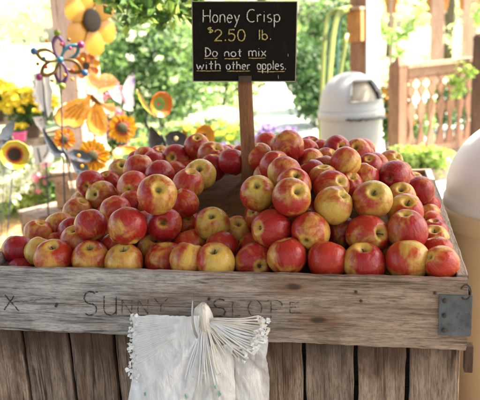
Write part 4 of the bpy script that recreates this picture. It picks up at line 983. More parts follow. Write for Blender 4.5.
for k in range(nb):
    bm = bmesh.new(); x = .125 + pitch * (k + .5) - .02; hw0 = pitch * .46
    zt, zb_ = .935, .175; L_, R_ = [], []
    for j in range(49):
        t = j / 48; z = zb_ + (zt - zb_) * t
        # board outline: pinched where its cutouts are (a long teardrop, an oval and a round hole)
        c1 = math.exp(-((t - .90) / .045) ** 2) * .85; c2 = math.exp(-((t - .70) / .085) ** 2) * .82; c3 = math.exp(-((t - .30) / .16) ** 2) * .74
        w_ = hw0 * (1 - max(c1, c2, c3) - .03)
        L_.append(flocal(x - w_, .0, z)); R_.append(flocal(x + w_, .0, z))
    for j in range(48):
        bm.faces.new([bm.verts.new(p) for p in (L_[j], R_[j], R_[j + 1], L_[j + 1])])
    bmesh.ops.remove_doubles(bm, verts=bm.verts[:], dist=1e-5)
    g = bmesh.ops.extrude_face_region(bm, geom=bm.faces[:]); bmesh.ops.translate(bm, verts=[v for v in g['geom'] if isinstance(v, bmesh.types.BMVert)], vec=fn * .022)
    bmesh.ops.recalc_face_normals(bm, faces=bm.faces[:]); objw('baluster', bm, M['redwood'], froot)
bm = bmesh.new(); dp = at(477.5, 92, 7.55); box(bm, (dp.x, dp.y, .62), (.12, .12, 1.24), bev=.006)
r_ = tag(empty('dark_post', (dp.x, dp.y, 0)), 'dark brown post at the right edge before the scalloped fence', 'post')
bmesh.ops.create_icosphere(bm, subdivisions=2, radius=.07, matrix=Matrix.Translation((dp.x, dp.y, 1.27))); objw('shaft', bm, M['dark_wood'], r_)
# porch posts with brackets
p0 = at(437, 40, 10.6)
root = tag(empty('porch_frame', (p0.x, p0.y, 0)), 'row of reddish porch posts with curved brackets under a beam behind the fence', 'porch')
for (px, w_, Z) in ((391, .055, 10.9), (437, .19, 10.6), (469.5, .20, 10.2)):
    c = at(px, 30, Z); bm = bmesh.new(); box(bm, (c.x, c.y, 1.28), (w_, w_, 2.56), Matrix.Translation(c * 0), bev=.008); objw('post', bm, M['pale_porch'], root)
    bm = bmesh.new()
    for s in (-1, 1):
        prev = None; P = []
        for k in range(9):
            a = k / 8 * PI / 2; P.append(Vector((c.x + s * (w_ / 2 + .42 * (1 - math.cos(a))), c.y, 1.62 + .55 * math.sin(a))))
        tube(bm, P, [.05] * 9, 8, flat=(0, 1, 0))
    objw('bracket', bm, M['orange_wood'], root)
a_, b_ = at(385, 30, 10.95), at(560, 30, 9.6)
bm = bmesh.new(); d_ = (b_ - a_); d_.z = 0; L_ = d_.length; d_.normalize()
box(bm, (L_ / 2, 0, 2.62), (L_ + .3, .14, .16), Matrix(((d_.x, -d_.y, 0, a_.x), (d_.y, d_.x, 0, a_.y), (0, 0, 1, 0), (0, 0, 0, 1))), bev=.006); objw('beam', bm, M['redwood_x'], root)
# climbing leaves
def climber(label, pts, size, mat, seed, n=16, rad=.10):
    base = pts[0]; root = tag(empty('climbing_vine', (base.x, base.y, 0)), label, 'vine'); org = Vector(root.location)
    bm = bmesh.new(); tube(bm, [Vector((base.x, base.y, 0))] + pts, .006, 6, flat=(0, 1, 0)); objw('vine_stem', bm, M['bark'], root)
    leaves('foliage', [(p, (rad, rad * .7, rad * .8), n) for p in pts], size, M[mat], root, org, seed, .6, .7)
climber('light green vine climbing the thin porch post', [at(a, b, 9.4) for a, b in ((398, 70), (400, 52), (396, 40), (388, 32), (404, 36), (410, 30), (414, 22), (420, 12), (384, 28))], .10, 'leaf_light', 71, 20, .13)
climber('green vine hanging over the scalloped fence rail', [at(a, b, 7.25) for a, b in ((458, 92), (460, 84), (466, 78), (470, 72), (463, 68), (455, 80))], .085, 'leaf_lime', 72, 12, .09)
climber('green vine hanging at the far right edge above the fence', [at(a, b, 8.9) for a, b in ((484, 40), (482, 22), (478, 10), (480, 16))], .10, 'leaf_light', 73, 14, .12)
# step and timber edge at the fence foot
for nm, lb, q0, q1, w_, h_, mt in (('timber_edge', 'pale timber edging board on the terrace below the fence', (412, 186), (470, 178), .16, .12, 'shelf_wood'), ('timber_step', 'sunlit pale timber step under the scalloped fence', (404, 160.5), (500, 150), .30, .10, 'shelf_wood')):
    a, b = ground(*q0), ground(*q1); d = b - a; L_ = d.length; d.normalize()
    bm = bmesh.new(); plank_bm(bm, (a.x, a.y, .014), d, (-d.y, d.x, 0), (0, 0, 1), L_, w_, h_, 12, .003, 5)
    tag(obj(nm, bm, M[mt]), lb, 'timber')

# ================================================================== rubbish bins with dome lids
def trash_can(label, c, R_, Hb, face, bodymat, liner, lidmat='can_white'):
    root = tag(empty('trash_can', (c.x, c.y, 0)), label, 'trash can'); T = Matrix.Translation((c.x, c.y, 0))
    bm = bmesh.new()
    lathe(bm, [(.001, .01), (R_ * .80, .01), (R_ * .82, .03), (R_ * .97, Hb - .07), (R_ * .975, Hb - .065), (R_ * 1.035, Hb - .06), (R_ * 1.045, Hb - .03), (R_ * 1.045, Hb - .012), (R_ * 1.03, Hb), (R_ * .95, Hb), (R_ * .93, Hb - .05), (R_ * .78, .04), (.001, .04)], 72, T)
    objw('body', bm, M[bodymat], root)
    bm = bmesh.new(); n = 72; z0 = Hb + .0; prof = [(R_ * .985, z0 - .02), (R_ * 1.0, z0 + .004), (R_ * 1.0, z0 + .03), (R_ * .975, z0 + .036), (R_ * .97, z0 + .05)]
    dome = []
    for k in range(25):
        a = k / 24 * PI / 2; dome.append((max(.001, R_ * .97 * math.cos(a)), z0 + .05 + R_ * .97 * math.sin(a) * .98))
    o0, o1 = math.radians(7), math.radians(47); aw = math.radians(37)
    def cutz(z): return z0 + .05 + R_ * .97 * .98 * math.sin(o0) < z < z0 + .05 + R_ * .97 * .98 * math.sin(o1)
    rings = lathe(bm, prof + dome[1:], n, T)
    kill = []
    for f in bm.faces:
        p = f.calc_center_median() - Vector((c.x, c.y, 0)); an = math.atan2(p.y, p.x) - face; an = (an + PI) % (2 * PI) - PI
        if cutz(p.z) and abs(an) < aw * (1 - .22 * (p.z - z0) / R_): kill.append(f)
    bmesh.ops.delete(bm, geom=kill, context='FACES')
    g = bmesh.ops.solidify(bm, geom=bm.faces[:], thickness=.008)
    lid = objw('dome_lid', bm, M[lidmat], root)
    for p in lid.data.polygons: p.use_smooth = True
    # swing flap set back in the opening, tilted inward at the top
    bm = bmesh.new(); N = 14; g = []
    for j in range(9):
        t = j / 8; el = o0 - .03 + (o1 - o0 + .10) * t; row = []
        for i in range(N + 1):
            an = face + (i / N * 2 - 1) * (aw * 1.03) * (1 - .10 * t)
            rr = R_ * .97 * math.cos(el) * (1.0 - .10 - .10 * t); row.append(bm.verts.new((c.x + rr * math.cos(an), c.y + rr * math.sin(an), z0 + .05 + R_ * .95 * math.sin(el) * .98)))
        g.append(row)
    for j in range(8):
        for i in range(N):
            f = bm.faces.new((g[j][i], g[j][i + 1], g[j + 1][i + 1], g[j + 1][i])); f.smooth = True
    fl_ = objw('flap', bm, M['can_flap'], root)
    # moulded rim round the opening
    bm = bmesh.new(); P = []
    def rimpt(an, el, k=1.0): rr = R_ * .985 * math.cos(el) * k; return Vector((c.x + rr * math.cos(face + an), c.y + rr * math.sin(face + an), z0 + .05 + R_ * .985 * .98 * math.sin(el)))
    for i in range(13): P.append(rimpt(-aw + 2 * aw * i / 12, o0))
    for i in range(1, 9): P.append(rimpt(aw * (1 - .20 * i / 8), o0 + (o1 - o0) * i / 8))
    for i in range(1, 13): P.append(rimpt(aw * .80 * (1 - 2 * i / 12), o1))
    for i in range(1, 9): P.append(rimpt(-aw * (.80 + .20 * i / 8), o1 + (o0 - o1) * i / 8))
    tube(bm, P, .011, 8, flat=(0, 0, 1)); objw('opening_rim', bm, M['can_white'], root)
    if liner:
        bm = bmesh.new(); P = []; rr_ = random.Random(8)
        for i in range(19):
            an = face + math.radians(-42 + 84 * i / 18); k = R_ * 1.075
            P.append(Vector((c.x + k * math.cos(an), c.y + k * math.sin(an), Hb - .046 + rr_.uniform(-.006, .006))))
        tube(bm, P, [.006] + [rr_.uniform(.016, .027) for _ in range(17)] + [.006], 8, flat=(0, 0, 1)); objw('bin_liner', bm, M['black_bag'], root)
    return root
cA = at(351, 109.5, 5.0)
trash_can('off-white dome-lidded rubbish bin with a black liner edge, behind the heap of apples', cA, .232, cA.z, view_rot(cA) - PI / 2 + math.radians(33), 'can_white', True)
cB = at(523, 204, 2.30)
trash_can('tan rubbish bin with a smooth white dome lid, beside the apple bin at the right', cB, .258, cB.z, view_rot(cB) - PI / 2 + math.radians(95), 'can_tan', False, 'can_dome')

# ================================================================== garden ornaments
for k, c in (('yellow', (.72, .36, .01)), ('gold', (.82, .40, .015)), ('orange', (.78, .22, .01))): M['pt_' + k] = mat_paint(k + '_petal_enamel', c, .35, .2, .5, 14, bump=.1, trans=.35)
# slatted pergola added out of view, throws barred shade over the garden ornaments
root = tag(empty('slatted_sunshade', (-2.6, 4.0, 3.1)), 'slatted timber pergola added over the plant stand and garden ornaments, unseen', 'sunshade')
for k in range(23):
    bm = bmesh.new(); box(bm, (-5.0 + k * .22, 4.3, 3.21), (.135, 4.4, .03)); objw('slat', bm, M['roof_wood'], root)
for y in (2.3, pB.y, 6.3):
    bm = bmesh.new(); box(bm, (-2.5, y, 3.145), (5.4, .08, .09), bev=.004); objw('beam', bm, M['roof_wood'], root)
for y in (2.3, 6.3):
    bm = bmesh.new(); box(bm, (-5.1, y, 1.55), (.11, .11, 3.1), bev=.004); objw('post', bm, M['redwood'], root)  # posts of the added sunshade, unseen
class Orn:
    "a metal ornament on a stake: parts are drawn in the plane of its face (x right, y up, z toward the viewer)"
    def __init__(s, name, label, cat, px, py, Z, yaw=0, tilt=0, roll=0, stake=True, stake_px=None, stake_mat='black_iron', rad=.0032, group=None, back=.008):
        s.c = at(px, py, Z); q = (CAM - s.c).normalized(); q.z *= .3; q.normalize()
        q.rotate(Euler((0, 0, yaw))); x = Vector((0, 0, 1)).cross(q).normalized(); y = q.cross(x)
        R3 = Matrix((x, y, q)).transposed().to_4x4()
        s.M = Matrix.Translation(s.c) @ R3 @ Matrix.Rotation(-tilt, 4, 'X') @ Matrix.Rotation(roll, 4, 'Z'); s.k = Z / FPX
        base = Vector((s.c.x, s.c.y, 0)) - Vector((q.x, q.y, 0)).normalized() * .05
        if stake_px: base = at(*stake_px); base.z = 0
        s.root = tag(empty(name, base), label, cat, group)
        if stake:
            bm = bmesh.new(); e = s.M @ Vector((0, 0, -back)); tube(bm, [base, base.lerp(e, .5), e], rad, 8, flat=(0, 1, 0)); objw('stake', bm, M[stake_mat], s.root)
    def P(s, x, y, z=0): return s.M @ Vector((x * s.k, y * s.k, z * s.k))
    def part(s, name, bm, mat, label=None):
        o = objw(name, bm, M[mat], s.root)
        if label: o['label'] = label
        return o
    def shape(s, bm, pts, z=0, cup=0, th=.0012, ctr=(0, 0)):
        "filled outline in photo pixels, fan from its middle, edges lifted by cup"
        n = len(pts); cx = sum(p[0] for p in pts) / n; cy = sum(p[1] for p in pts) / n
        vs = [bm.verts.new(s.P(a, b, z + cup)) for a, b in pts]; mid = [bm.verts.new(s.P(cx + (a - cx) * .5, cy + (b - cy) * .5, z + cup * .25)) for a, b in pts]
        c = bm.verts.new(s.P(cx, cy, z))
        for i in range(n):
            j = (i + 1) % n
            f = bm.faces.new((mid[i], vs[i], vs[j], mid[j])); f.smooth = True; f = bm.faces.new((c, mid[i], mid[j])); f.smooth = True
    def disc(s, bm, r, z, h, n=32, bx=0, by=0, sy=1.0):
        rings = lathe(bm, [(r, 0), (r * .92, h * .5), (r * .7, h * .8), (r * .35, h), (.0001, h * 1.02)], n, None)
        for ring in rings:
            for v in ring: v.co = s.P(v.co.x + bx, v.co.y * sy + by, v.co.z + z)
    def line(s, bm, pts, r, z=0):
        tube(bm, [s.P(a, b, z) for a, b in pts], r * s.k, 7, flat=s.M.to_3x3() @ Vector((0, 0, 1)))
def petal(a, r0, r1, w, tip=.55, n=14):
    "petal outline at angle a"
    out = []
    for k in range(n):
        t = k / n * 2 * PI; x = (1 - math.cos(t)) / 2; y = math.sin(t) * w * (.55 + .45 * math.sin(min(1, x * 1.05) * PI * tip)); rr = r0 + (r1 - r0) * x
        out.append((rr * math.cos(a) - y * math.sin(a), rr * math.sin(a) + y * math.cos(a)))
    return out
# large yellow flower
F1 = Orn('metal_flower', 'large yellow six-petalled metal flower with a brown ribbed centre, on the left post', 'metal flower', 91.5, 20.5, 4.3, .72, .03, 0, stake_px=(90, 180, 4.45), stake_mat='black_iron')
for k in range(6):
    a = math.radians(92 + 60 * k); c, s_ = math.cos(a), math.sin(a); bm = bmesh.new(); pts = []
    for j in range(24):
        t = j / 24 * 2 * PI; x = 21.5 + 13.5 * math.cos(t); y = 11.9 * math.sin(t) * (1.0 + .18 * math.cos(t)); pts.append((x * c - y * s_, x * s_ + y * c))
    F1.shape(bm, pts, 1.6 * (k % 2), -1.6); F1.part('petal', bm, 'en_yellow')
bm = bmesh.new(); F1.disc(bm, 14, -4, .6, 32); F1.part('backing', bm, 'en_bronze')
bm = bmesh.new(); F1.disc(bm, 11.5, 1.2, 3.0, 40, 0, 0, 1.0); F1.part('flower_centre', bm, 'en_brown')
# orange flower half hidden below it
F2 = Orn('metal_flower', 'orange metal flower under the large yellow one, half hidden by the orange butterfly', 'metal flower', 86, 66, 4.4, .2, 0, .2, stake_px=(86, 180, 4.4))
for k in range(8):
    bm = bmesh.new(); F2.shape(bm, petal(k * PI / 4, 3, 14, 4.6, .5), .2 * (k % 2), 1.2); F2.part('petal', bm, 'en_orange' if k % 2 else 'en_gold')
bm = bmesh.new(); F2.disc(bm, 4, .5, 1.6); F2.part('flower_centre', bm, 'en_brown')
# pinwheel
W1 = Orn('pinwheel', 'coloured metal pinwheel of looped petals tipped with painted balls on a thin black stake', 'pinwheel', 60, 60, 3.3, .1, .05, 0, stake_px=(53.5, 200, 3.35), rad=.004)
cols6 = ['purple', 'teal', 'bronze_', 'purple', 'bronze_', 'teal']
tips = [(90, 26.5, 'lime'), (32, 26, 'magenta'), (-32, 27, 'blue'), (-92, 26, 'lime'), (-145, 27, 'magenta'), (158, 26, 'blue')]
for k, (ad, L_, cc) in enumerate(tips):
    a = math.radians(ad); o_ = petal(a, 1.5, 22.5, 5.6, .75, 28); bm = bmesh.new()
    z = 0
    P = [W1.P(x, y, 1.2 * math.sin(i / 28 * 2 * PI)) for i, (x, y) in enumerate(o_ + o_[:1])]
    tube(bm, P, [W1.k * (.8 + 1.3 * math.sin(i / 28 * PI)) for i in range(29)], 7, flat=W1.M.to_3x3() @ Vector((0, 0, 1)))
    pt = W1.part('petal_loop', bm, ['en_purple', 'en_teal', 'en_bronze', 'en_purple', 'en_bronze', 'en_bronze'][k])
    for (rr, off, size, c2) in ((L_, 0, 3.6, 'en_' + cc),):
        bm = bmesh.new(); bmesh.ops.create_uvsphere(bm, u_segments=20, v_segments=12, radius=size * W1.k, matrix=Matrix.Translation(W1.P(rr * math.cos(a), rr * math.sin(a), 0)))
        for f in bm.faces: f.smooth = True
        W1.part('tip_ball', bm, c2)
    bm = bmesh.new(); a2 = a + (.22 if k % 2 else -.2); bmesh.ops.create_uvsphere(bm, u_segments=16, v_segments=10, radius=1.9 * W1.k, matrix=Matrix.Translation(W1.P(15.5 * math.cos(a2), 15.5 * math.sin(a2), .5)))
    for f in bm.faces: f.smooth = True
    W1.part('bead', bm, ['en_red', 'en_magenta', 'en_red', 'en_gold', 'en_red', 'en_blue'][k])
    bm = bmesh.new(); a2 = a + .5; bmesh.ops.create_uvsphere(bm, u_segments=16, v_segments=10, radius=1.9 * W1.k, matrix=Matrix.Translation(W1.P(22 * math.cos(a2), 22 * math.sin(a2), -.5)))
    W1.part('bead', bm, ['en_gold', 'en_bronze', 'en_gold', 'en_gold', 'en_bronze', 'en_bronze'][k])
bm = bmesh.new(); bmesh.ops.create_uvsphere(bm, u_segments=20, v_segments=12, radius=3.4 * W1.k, matrix=Matrix.Translation(W1.P(0, 0, .5))); W1.part('hub', bm, 'en_teal')
# orange butterfly
B1 = Orn('metal_butterfly', 'big orange metal butterfly with cream patches on its wings, in front of the left post', 'metal butterfly', 92, 99, 3.85, .15, .1, 0, stake_px=(92, 190, 3.85))
def flip(p): return [(a, -b) for a, b in p]
wings = [('en', [(-2, 4), (-8, 2), (-16, 1), (-26, -2), (-35, -8), (-39, -15), (-38, -21), (-33, -25), (-27, -24), (-22, -27), (-15, -26), (-9, -20), (-4, -10)], 'wing_orange', 6),
         ('pale', [(1, 6), (-4, 14), (-5, 24), (2, 27), (8, 21), (14, 24), (22, 22), (27, 16), (22, 9), (12, 6), (6, 2)], 'wing_pale', 5),
         ('low', [(1, -4), (-6, -12), (-9, -22), (-7, -31), (0, -37), (7, -37), (12, -30), (12, -18), (8, -8)], 'wing_orange', 4),
         ('lowr', [(5, -2), (12, -6), (20, -6), (23, -12), (19, -17), (12, -15)], 'wing_pale', 3)]
for nm, pts, mt, cp in wings:
    bm = bmesh.new(); B1.shape(bm, pts, .5, cp); wg = B1.part('wing', bm, mt)
    if nm in ('en', 'low'):
        bm = bmesh.new(); q = pts[3:12] if nm == 'en' else pts[0:6]
        B1.line(bm, q, .75, .5 + cp); e_ = objw('wing_edge', bm, M['en_bronze'], B1.root); e_.parent = wg
        for t in range(2, len(pts) - 2, 2):
            bm = bmesh.new(); cx = sum(p[0] for p in pts) / len(pts); cy = sum(p[1] for p in pts) / len(pts)
            B1.line(bm, [(pts[0][0] * .8, pts[0][1] * .8), ((cx + pts[t][0]) / 2, (cy + pts[t][1]) / 2)], .3, cp * .35 + .8); v_ = objw('wing_vein', bm, M['en_bronze'], B1.root); v_.parent = wg
bm = bmesh.new(); tube(bm, [B1.P(-4, 4, 2), B1.P(-1, 2, 2.6), B1.P(3, -2, 2.8), B1.P(8, -8, 2.4), B1.P(11, -12, 2)], [1.6 * B1.k, 2.6 * B1.k, 2.4 * B1.k, 1.9 * B1.k, .6 * B1.k], 12, flat=(0, 1, 0)); B1.part('butterfly_body', bm, 'en_bronze')
for s_ in (-1, 1):
    bm = bmesh.new(); B1.line(bm, [(-4, 4), (-8 + s_, 8 + s_ * 2), (-12 + s_ * 3, 12 + s_ * 2)], .35, 2); B1.part('antenna', bm, 'en_bronze')
# sunflowers
def sunflower(label, px, py, Z, R_, np_, pm, rm, cm, yaw=0, tilt=0, seed=0, centre=.38, leaf=False):
    o = Orn('metal_sunflower', label, 'metal flower', px, py, Z, yaw, tilt, 0, stake_px=(px + (22 if px < 80 else 5), 214, Z + .06))
    rr = random.Random(seed)
    for k in range(np_):
        a = 2 * PI * k / np_ + rr.uniform(-.06, .06); bm = bmesh.new(); lay = k % 2
        o.shape(bm, petal(a, R_ * .30, R_ * rr.uniform(.9, 1.08), R_ * .20, .25, 12), -.4 - .8 * lay, rr.uniform(-.5, 2.0)); o.part('petal', bm, pm[lay].replace('en_', 'pt_'))
    bm = bmesh.new(); o.disc(bm, R_ * (centre + .16), -.1, .8, 28); o.part('inner_ring', bm, rm)
    bm = bmesh.new(); o.disc(bm, R_ * centre, .5, R_ * .16, 28); o.part('flower_centre', bm, cm)
    return o
M['en_seed'] = mat_paint('seed_head_green_brown', (.085, .07, .022), .7, .4, .3, 120, dirt=(.22, .20, .15), bump=.8)
sunflower('orange-yellow metal sunflower with a red ring and grey-brown middle, right of the orange butterfly', 122.5, 128, 3.7, 14.5, 22, ('en_gold', 'en_yellow'), 'en_red', 'en_seed', .1, 0, 1)
sunflower('yellow-orange metal sunflower with a green-brown middle, low above the left slope of apples', 92.5, 156, 3.4, 16.5, 24, ('en_yellow', 'en_gold'), 'en_orange', 'en_seed', -.1, .1, 2, .36)
sunflower('small orange metal sunflower with a red ring and pale middle, above the slate metal butterfly', 64.5, 139, 3.5, 11.0, 18, ('en_gold', 'en_orange'), 'en_red', 'en_seed', .05, 0, 3, .36)
# bowl-shaped flowers
def bowl(label, px, py, Z, R_, yaw, tilt, rings_, roll=0, sy=1.0, depth=.45, **kw):
    "rings_: list of (outer fraction, material, part name) from the rim inward"
    o = Orn('metal_flower', label, 'metal flower', px, py, Z, yaw, tilt, roll, rad=.003, back=R_ * depth * Z / FPX + .003, stake_px=(-16, 240, Z + .1) if px < 20 else None, stake_mat='en_slate', **kw)
    fr = [q[0] for q in rings_] + [0.0]
    for i, (f_, mt, nm) in enumerate(rings_):
        bm = bmesh.new(); lo, hi = fr[i + 1], f_; prof = []
        for k in range(7):
            t = hi + (lo - hi) * k / 6; prof.append((max(.0005, R_ * t), R_ * depth * (t * t - 1)))
        rg = lathe(bm, prof, 44)
        for ring in rg:
            for j, v in enumerate(ring):
                wv = 1 + .02 * math.cos(10 * 2 * PI * j / 44) * (v.co.to_2d().length / R_); v.co = o.P(v.co.x * wv, v.co.y * wv * sy, v.co.z)
        o.part(nm, bm, mt)
    bm = bmesh.new(); P = [o.P(R_ * (1 + .02 * math.cos(10 * t)) * math.cos(t), R_ * sy * (1 + .02 * math.cos(10 * t)) * math.sin(t), 0) for t in [k * 2 * PI / 44 for k in range(45)]]
    tube(bm, P, .7 * o.k, 7, flat=(0, 0, 1)); o.part('rim', bm, rings_[0][1])
    return o
bowl('yellow metal bowl flower with a red ring and purple-brown middle at the left edge', 15, 155, 3.3, 14.2, .1, 0, [(1, 'en_lemon', 'bowl_rim'), (.62, 'en_orange', 'inner_ring'), (.54, 'en_red', 'inner_ring'), (.46, 'en_brown', 'flower_centre')])
bowl('shallow orange-rimmed yellow metal dish with a green middle, lying tilted above the apples', 127, 154.0, 3.35, 14.0, .22, 1.08, [(1, 'en_orange', 'bowl_rim'), (.84, 'en_yellow', 'bowl'), (.66, 'en_lime', 'inner_ring'), (.36, 'leaf_dark', 'flower_centre')], roll=.2, depth=.3)
bowl('oval orange metal dish with a yellow inside and green middle, before the white-dotted shrub', 161.5, 104.5, 4.1, 12.5, .55, -.1, [(1, 'en_orange', 'bowl_rim'), (.80, 'en_yellow', 'bowl'), (.52, 'leaf_mid', 'flower_centre'), (.16, 'en_red', 'bead')], roll=.5, sy=1.0)
bowl('bright orange-yellow metal dish rising behind the apples left of the sign post', 204, 138, 4.1, 13.5, .7, -.1, [(1, 'en_gold', 'bowl_rim'), (.85, 'en_yellow', 'bowl'), (.5, 'en_gold', 'flower_centre')], roll=.3)
# spear leaf
L1 = Orn('metal_leaf', 'yellow and white metal leaf standing beside the oval orange dish', 'metal leaf', 145.5, 106, 4.05, .3, 0, 0, stake_px=(156, 190, 4.05))
bm = bmesh.new(); L1.shape(bm, [(-8, 17), (-4, 12), (0, 4), (4, -4), (8, -11), (4, -8), (-2, -1), (-6, 7)], 0, 1.5); L1.part('blade', bm, 'en_lemon')
bm = bmesh.new(); L1.line(bm, [(-8, 17), (-2, 5), (3, -4), (9, -12)], .7, .8); L1.part('midrib', bm, 'en_cream')
# dark metal butterfly
D1 = Orn('metal_butterfly', 'dark patinated metal butterfly with cut-out wings behind the crest of apples', 'metal butterfly', 166, 142, 3.45, .1, 0, 0, stake_px=(166, 200, 3.45))
for pts in ([(-2, 2), (-6, 8), (-14, 18), (-16, 12), (-17, 2), (-16, -8), (-12, -12), (-8, -6)], [(-1, 6), (4, 10), (12, 11), (20, 6), (21, -2), (14, -8), (5, -8), (0, -2)], [(-10, -6), (-4, -2), (0, -8), (-2, -16), (-10, -18), (-14, -12)]):
    bm = bmesh.new(); D1.shape(bm, pts, 0, 2.0); D1.part('wing', bm, 'en_dark')
bm = bmesh.new(); tube(bm, [D1.P(-4, 8, 1), D1.P(-2, 0, 1.5), D1.P(0, -14, 1)], [.8 * D1.k, 1.9 * D1.k, .6 * D1.k], 10, flat=(0, 1, 0)); D1.part('butterfly_body', bm, 'en_dark')
for (x, y) in ((10, 3), (-9, -9), (-8, -14)):
    bm = bmesh.new(); D1.disc(bm, 2.2, 2.2, .8, 16, x, y); D1.part('glass_spot', bm, 'en_cream')
D2 = Orn('metal_leaf', 'dark grey metal leaf blade slanting behind the crest apples beside the orange-yellow dish', 'metal leaf', 195, 139, 3.5, .2, 0, 0, stake_px=(190, 200, 3.5))
bm = bmesh.new(); D2.shape(bm, [(-14, -10), (-8, -3), (0, 2), (9, 5), (12, 4), (8, -2), (0, -7), (-8, -11)], 0, 1); D2.part('blade', bm, 'en_dark')
Y1 = Orn('metal_tulip', 'small bright yellow metal bud standing between dark metal wings', 'metal flower', 184.5, 140, 3.6, 0, 0, 0)
bm = bmesh.new(); Y1.shape(bm, [(-3, -6), (-4, 0), (-3, 6), (0, 11), (3, 6), (4, 0), (3, -6)], 0, 1.2); Y1.part('bud', bm, 'en_yellow')
# slate butterfly
S1 = Orn('metal_butterfly', 'slate grey metal butterfly with perforated wings under the small orange sunflower', 'metal butterfly', 66, 155, 3.3, .15, 0, 0, stake_px=(84, 214, 3.4))
for pts in ([(0, 2), (-6, 6), (-12, 16), (-20, 30), (-19, 18), (-16, 6), (-10, -2)], [(1, 2), (8, 5), (17, 3), (25, -6), (22, -10), (14, -8), (6, -5)], [(3, -4), (12, -8), (20, -12), (21, -20), (13, -22), (6, -18)]):
    bm = bmesh.new(); S1.shape(bm, pts, 0, 1.6); S1.part('wing', bm, 'en_slate')
bm = bmesh.new(); tube(bm, [S1.P(-3, 8, 1), S1.P(0, 0, 1.5), S1.P(3, -12, 1)], [.9 * S1.k, 2.0 * S1.k, .7 * S1.k], 10, flat=(0, 1, 0)); S1.part('butterfly_body', bm, 'en_slate')
for (x, y) in ((-4, 0), (12, -2), (14, -13)):
    bm = bmesh.new(); S1.disc(bm, 1.9, 1.9, .7, 14, x, y); S1.part('glass_spot', bm, 'zinc' if x < 0 else 'en_gold')
# white butterfly
Wb = Orn('metal_butterfly', 'white and violet metal butterfly with black wing tips, right of the orange butterfly', 'metal butterfly', 122, 93, 4.8, .25, 0, .15, stake_px=(122, 190, 4.8))
for pts, mt in (([(0, 0), (4, 8), (10, 15), (16, 17), (15, 9), (12, 0), (8, -8), (3, -10)], 'wing_white'), ([(0, 0), (-6, 8), (-12, 12), (-13, 5), (-10, -4), (-4, -10)], 'wing_white'), ([(2, -6), (10, -4), (9, -14), (3, -19), (-3, -15)], 'wing_white')):
    bm = bmesh.new(); Wb.shape(bm, pts, 0, 2); Wb.part('wing', bm, mt)
for pts, mt in (([(9, 15.5), (16, 19), (18, 17), (15, 14)], 'black_iron'), ([(-12, 13), (-5, 12), (-7, 9)], 'black_iron'), ([(12, 4), (15, 9), (16, 14), (12, 10)], 'fl_purple'), ([(-2, -3), (0, 6), (1, -3), (0, -13)], 'fl_pink')):
    bm = bmesh.new(); Wb.shape(bm, pts, 1.6, .8); Wb.part('wing_marking', bm, mt)
p = at(118, 118, 5.0); shrub('spire of pink flowers below the white metal butterfly', 'flowering plant', p, .26, 1.18, 'leaf_mid', .05, 500, 41, 'pink', 60, .035, k=8, name='flowering_plant')
# pale zinc sunflower cutouts at left
Zc = Orn('zinc_leaf_ornament', 'pale zinc serrated leaf ornament hanging left of the pinwheel stake', 'metal leaf', 42, 94, 4.06, .1, 0, 0, stake=False)
for pts in ([(2, 22), (-7, 20), (-5, 15), (-9, 14), (-6, 10), (-10, 7), (-7, 3), (-10, 0), (-6, -3), (-9, -8), (-4, -9), (-5, -16), (0, -17), (1, 0)], [(4, 22), (10, 18), (9, 10), (11, 2), (8, -8), (7, -18), (3, -24), (2, -8), (3, 8)], [(-12, -22), (-2, -22), (-1, -32), (-5, -36), (-9, -30)]):
    bm = bmesh.new(); Zc.shape(bm, pts, 0, 1.2); Zc.part('leaf', bm, 'zinc')
bm = bmesh.new(); Zc.line(bm, [(2, 24), (2.5, 0), (1, -22), (-5, -26)], .7, .6); Zc.part('leaf_rib', bm, 'en_slate')
Zp = Orn('zinc_plate', 'pale grey square zinc sign panel beside the yellow bowl flower', 'sign plate', 43, 154, 4.05, .15, 0, .04, stake=False)
bm = bmesh.new(); Mz = Zp.M; box(bm, (0, 0, 0), (19 * Zp.k, 17.5 * Zp.k, .006), Mz, bev=.001); Zp.part('plate', bm, 'zinc')
bm = bmesh.new(); Zp.line(bm, [(-4, 7), (-3.5, -8)], .9, .9); Zp.line(bm, [(6, 8), (5, 2), (0, -4)], .6, .9); Zp.part('scratch_bar', bm, 'en_slate')
# dark leaf shapes at the left edge
Dk = Orn('metal_leaf', 'dark slate metal leaves at the left edge above the yellow bowl flower', 'metal leaf', 6, 132, 3.7, .2, 0, 0, stake_px=(-14, 230, 3.75), rad=.0022, stake_mat='en_slate')
for pts in ([(-8, -6), (-4, 4), (4, 9), (10, 11), (9, 4), (5, -3), (0, -8)], [(-10, -14), (-4, -6), (4, -4), (6, -10), (0, -16)]):
    bm = bmesh.new(); Dk.shape(bm, pts, 0, 1.3); Dk.part('blade', bm, 'en_slate')
# black iron stand (two uprights and cross bars)
c0 = at(47, 200, 4.1); root = tag(empty('iron_stand', (c0.x, c0.y, 0)), 'thin black iron stand with a cross bar before the small wooden crate', 'stand')
def zpt(px, py, Z): return at(px, py, Z)
for a, b in (((42.5, 74), (43.5, 222)),):
    bm = bmesh.new(); p0, p1 = at(a[0], a[1], 4.1), at(b[0], b[1], 4.1); tube(bm, [p0, Vector((p1.x, p1.y, 0))], .006, 8, flat=(0, 1, 0)); objw('upright', bm, M['black_iron'], root)
for a, b in (((42, 179), (68, 173)), ((43, 196), (51, 195))):
    bm = bmesh.new(); tube(bm, [at(a[0], a[1], 4.1), at(b[0], b[1], 4.1)], .005, 8, flat=(0, 1, 0)); objw('cross_bar', bm, M['black_iron'], root)

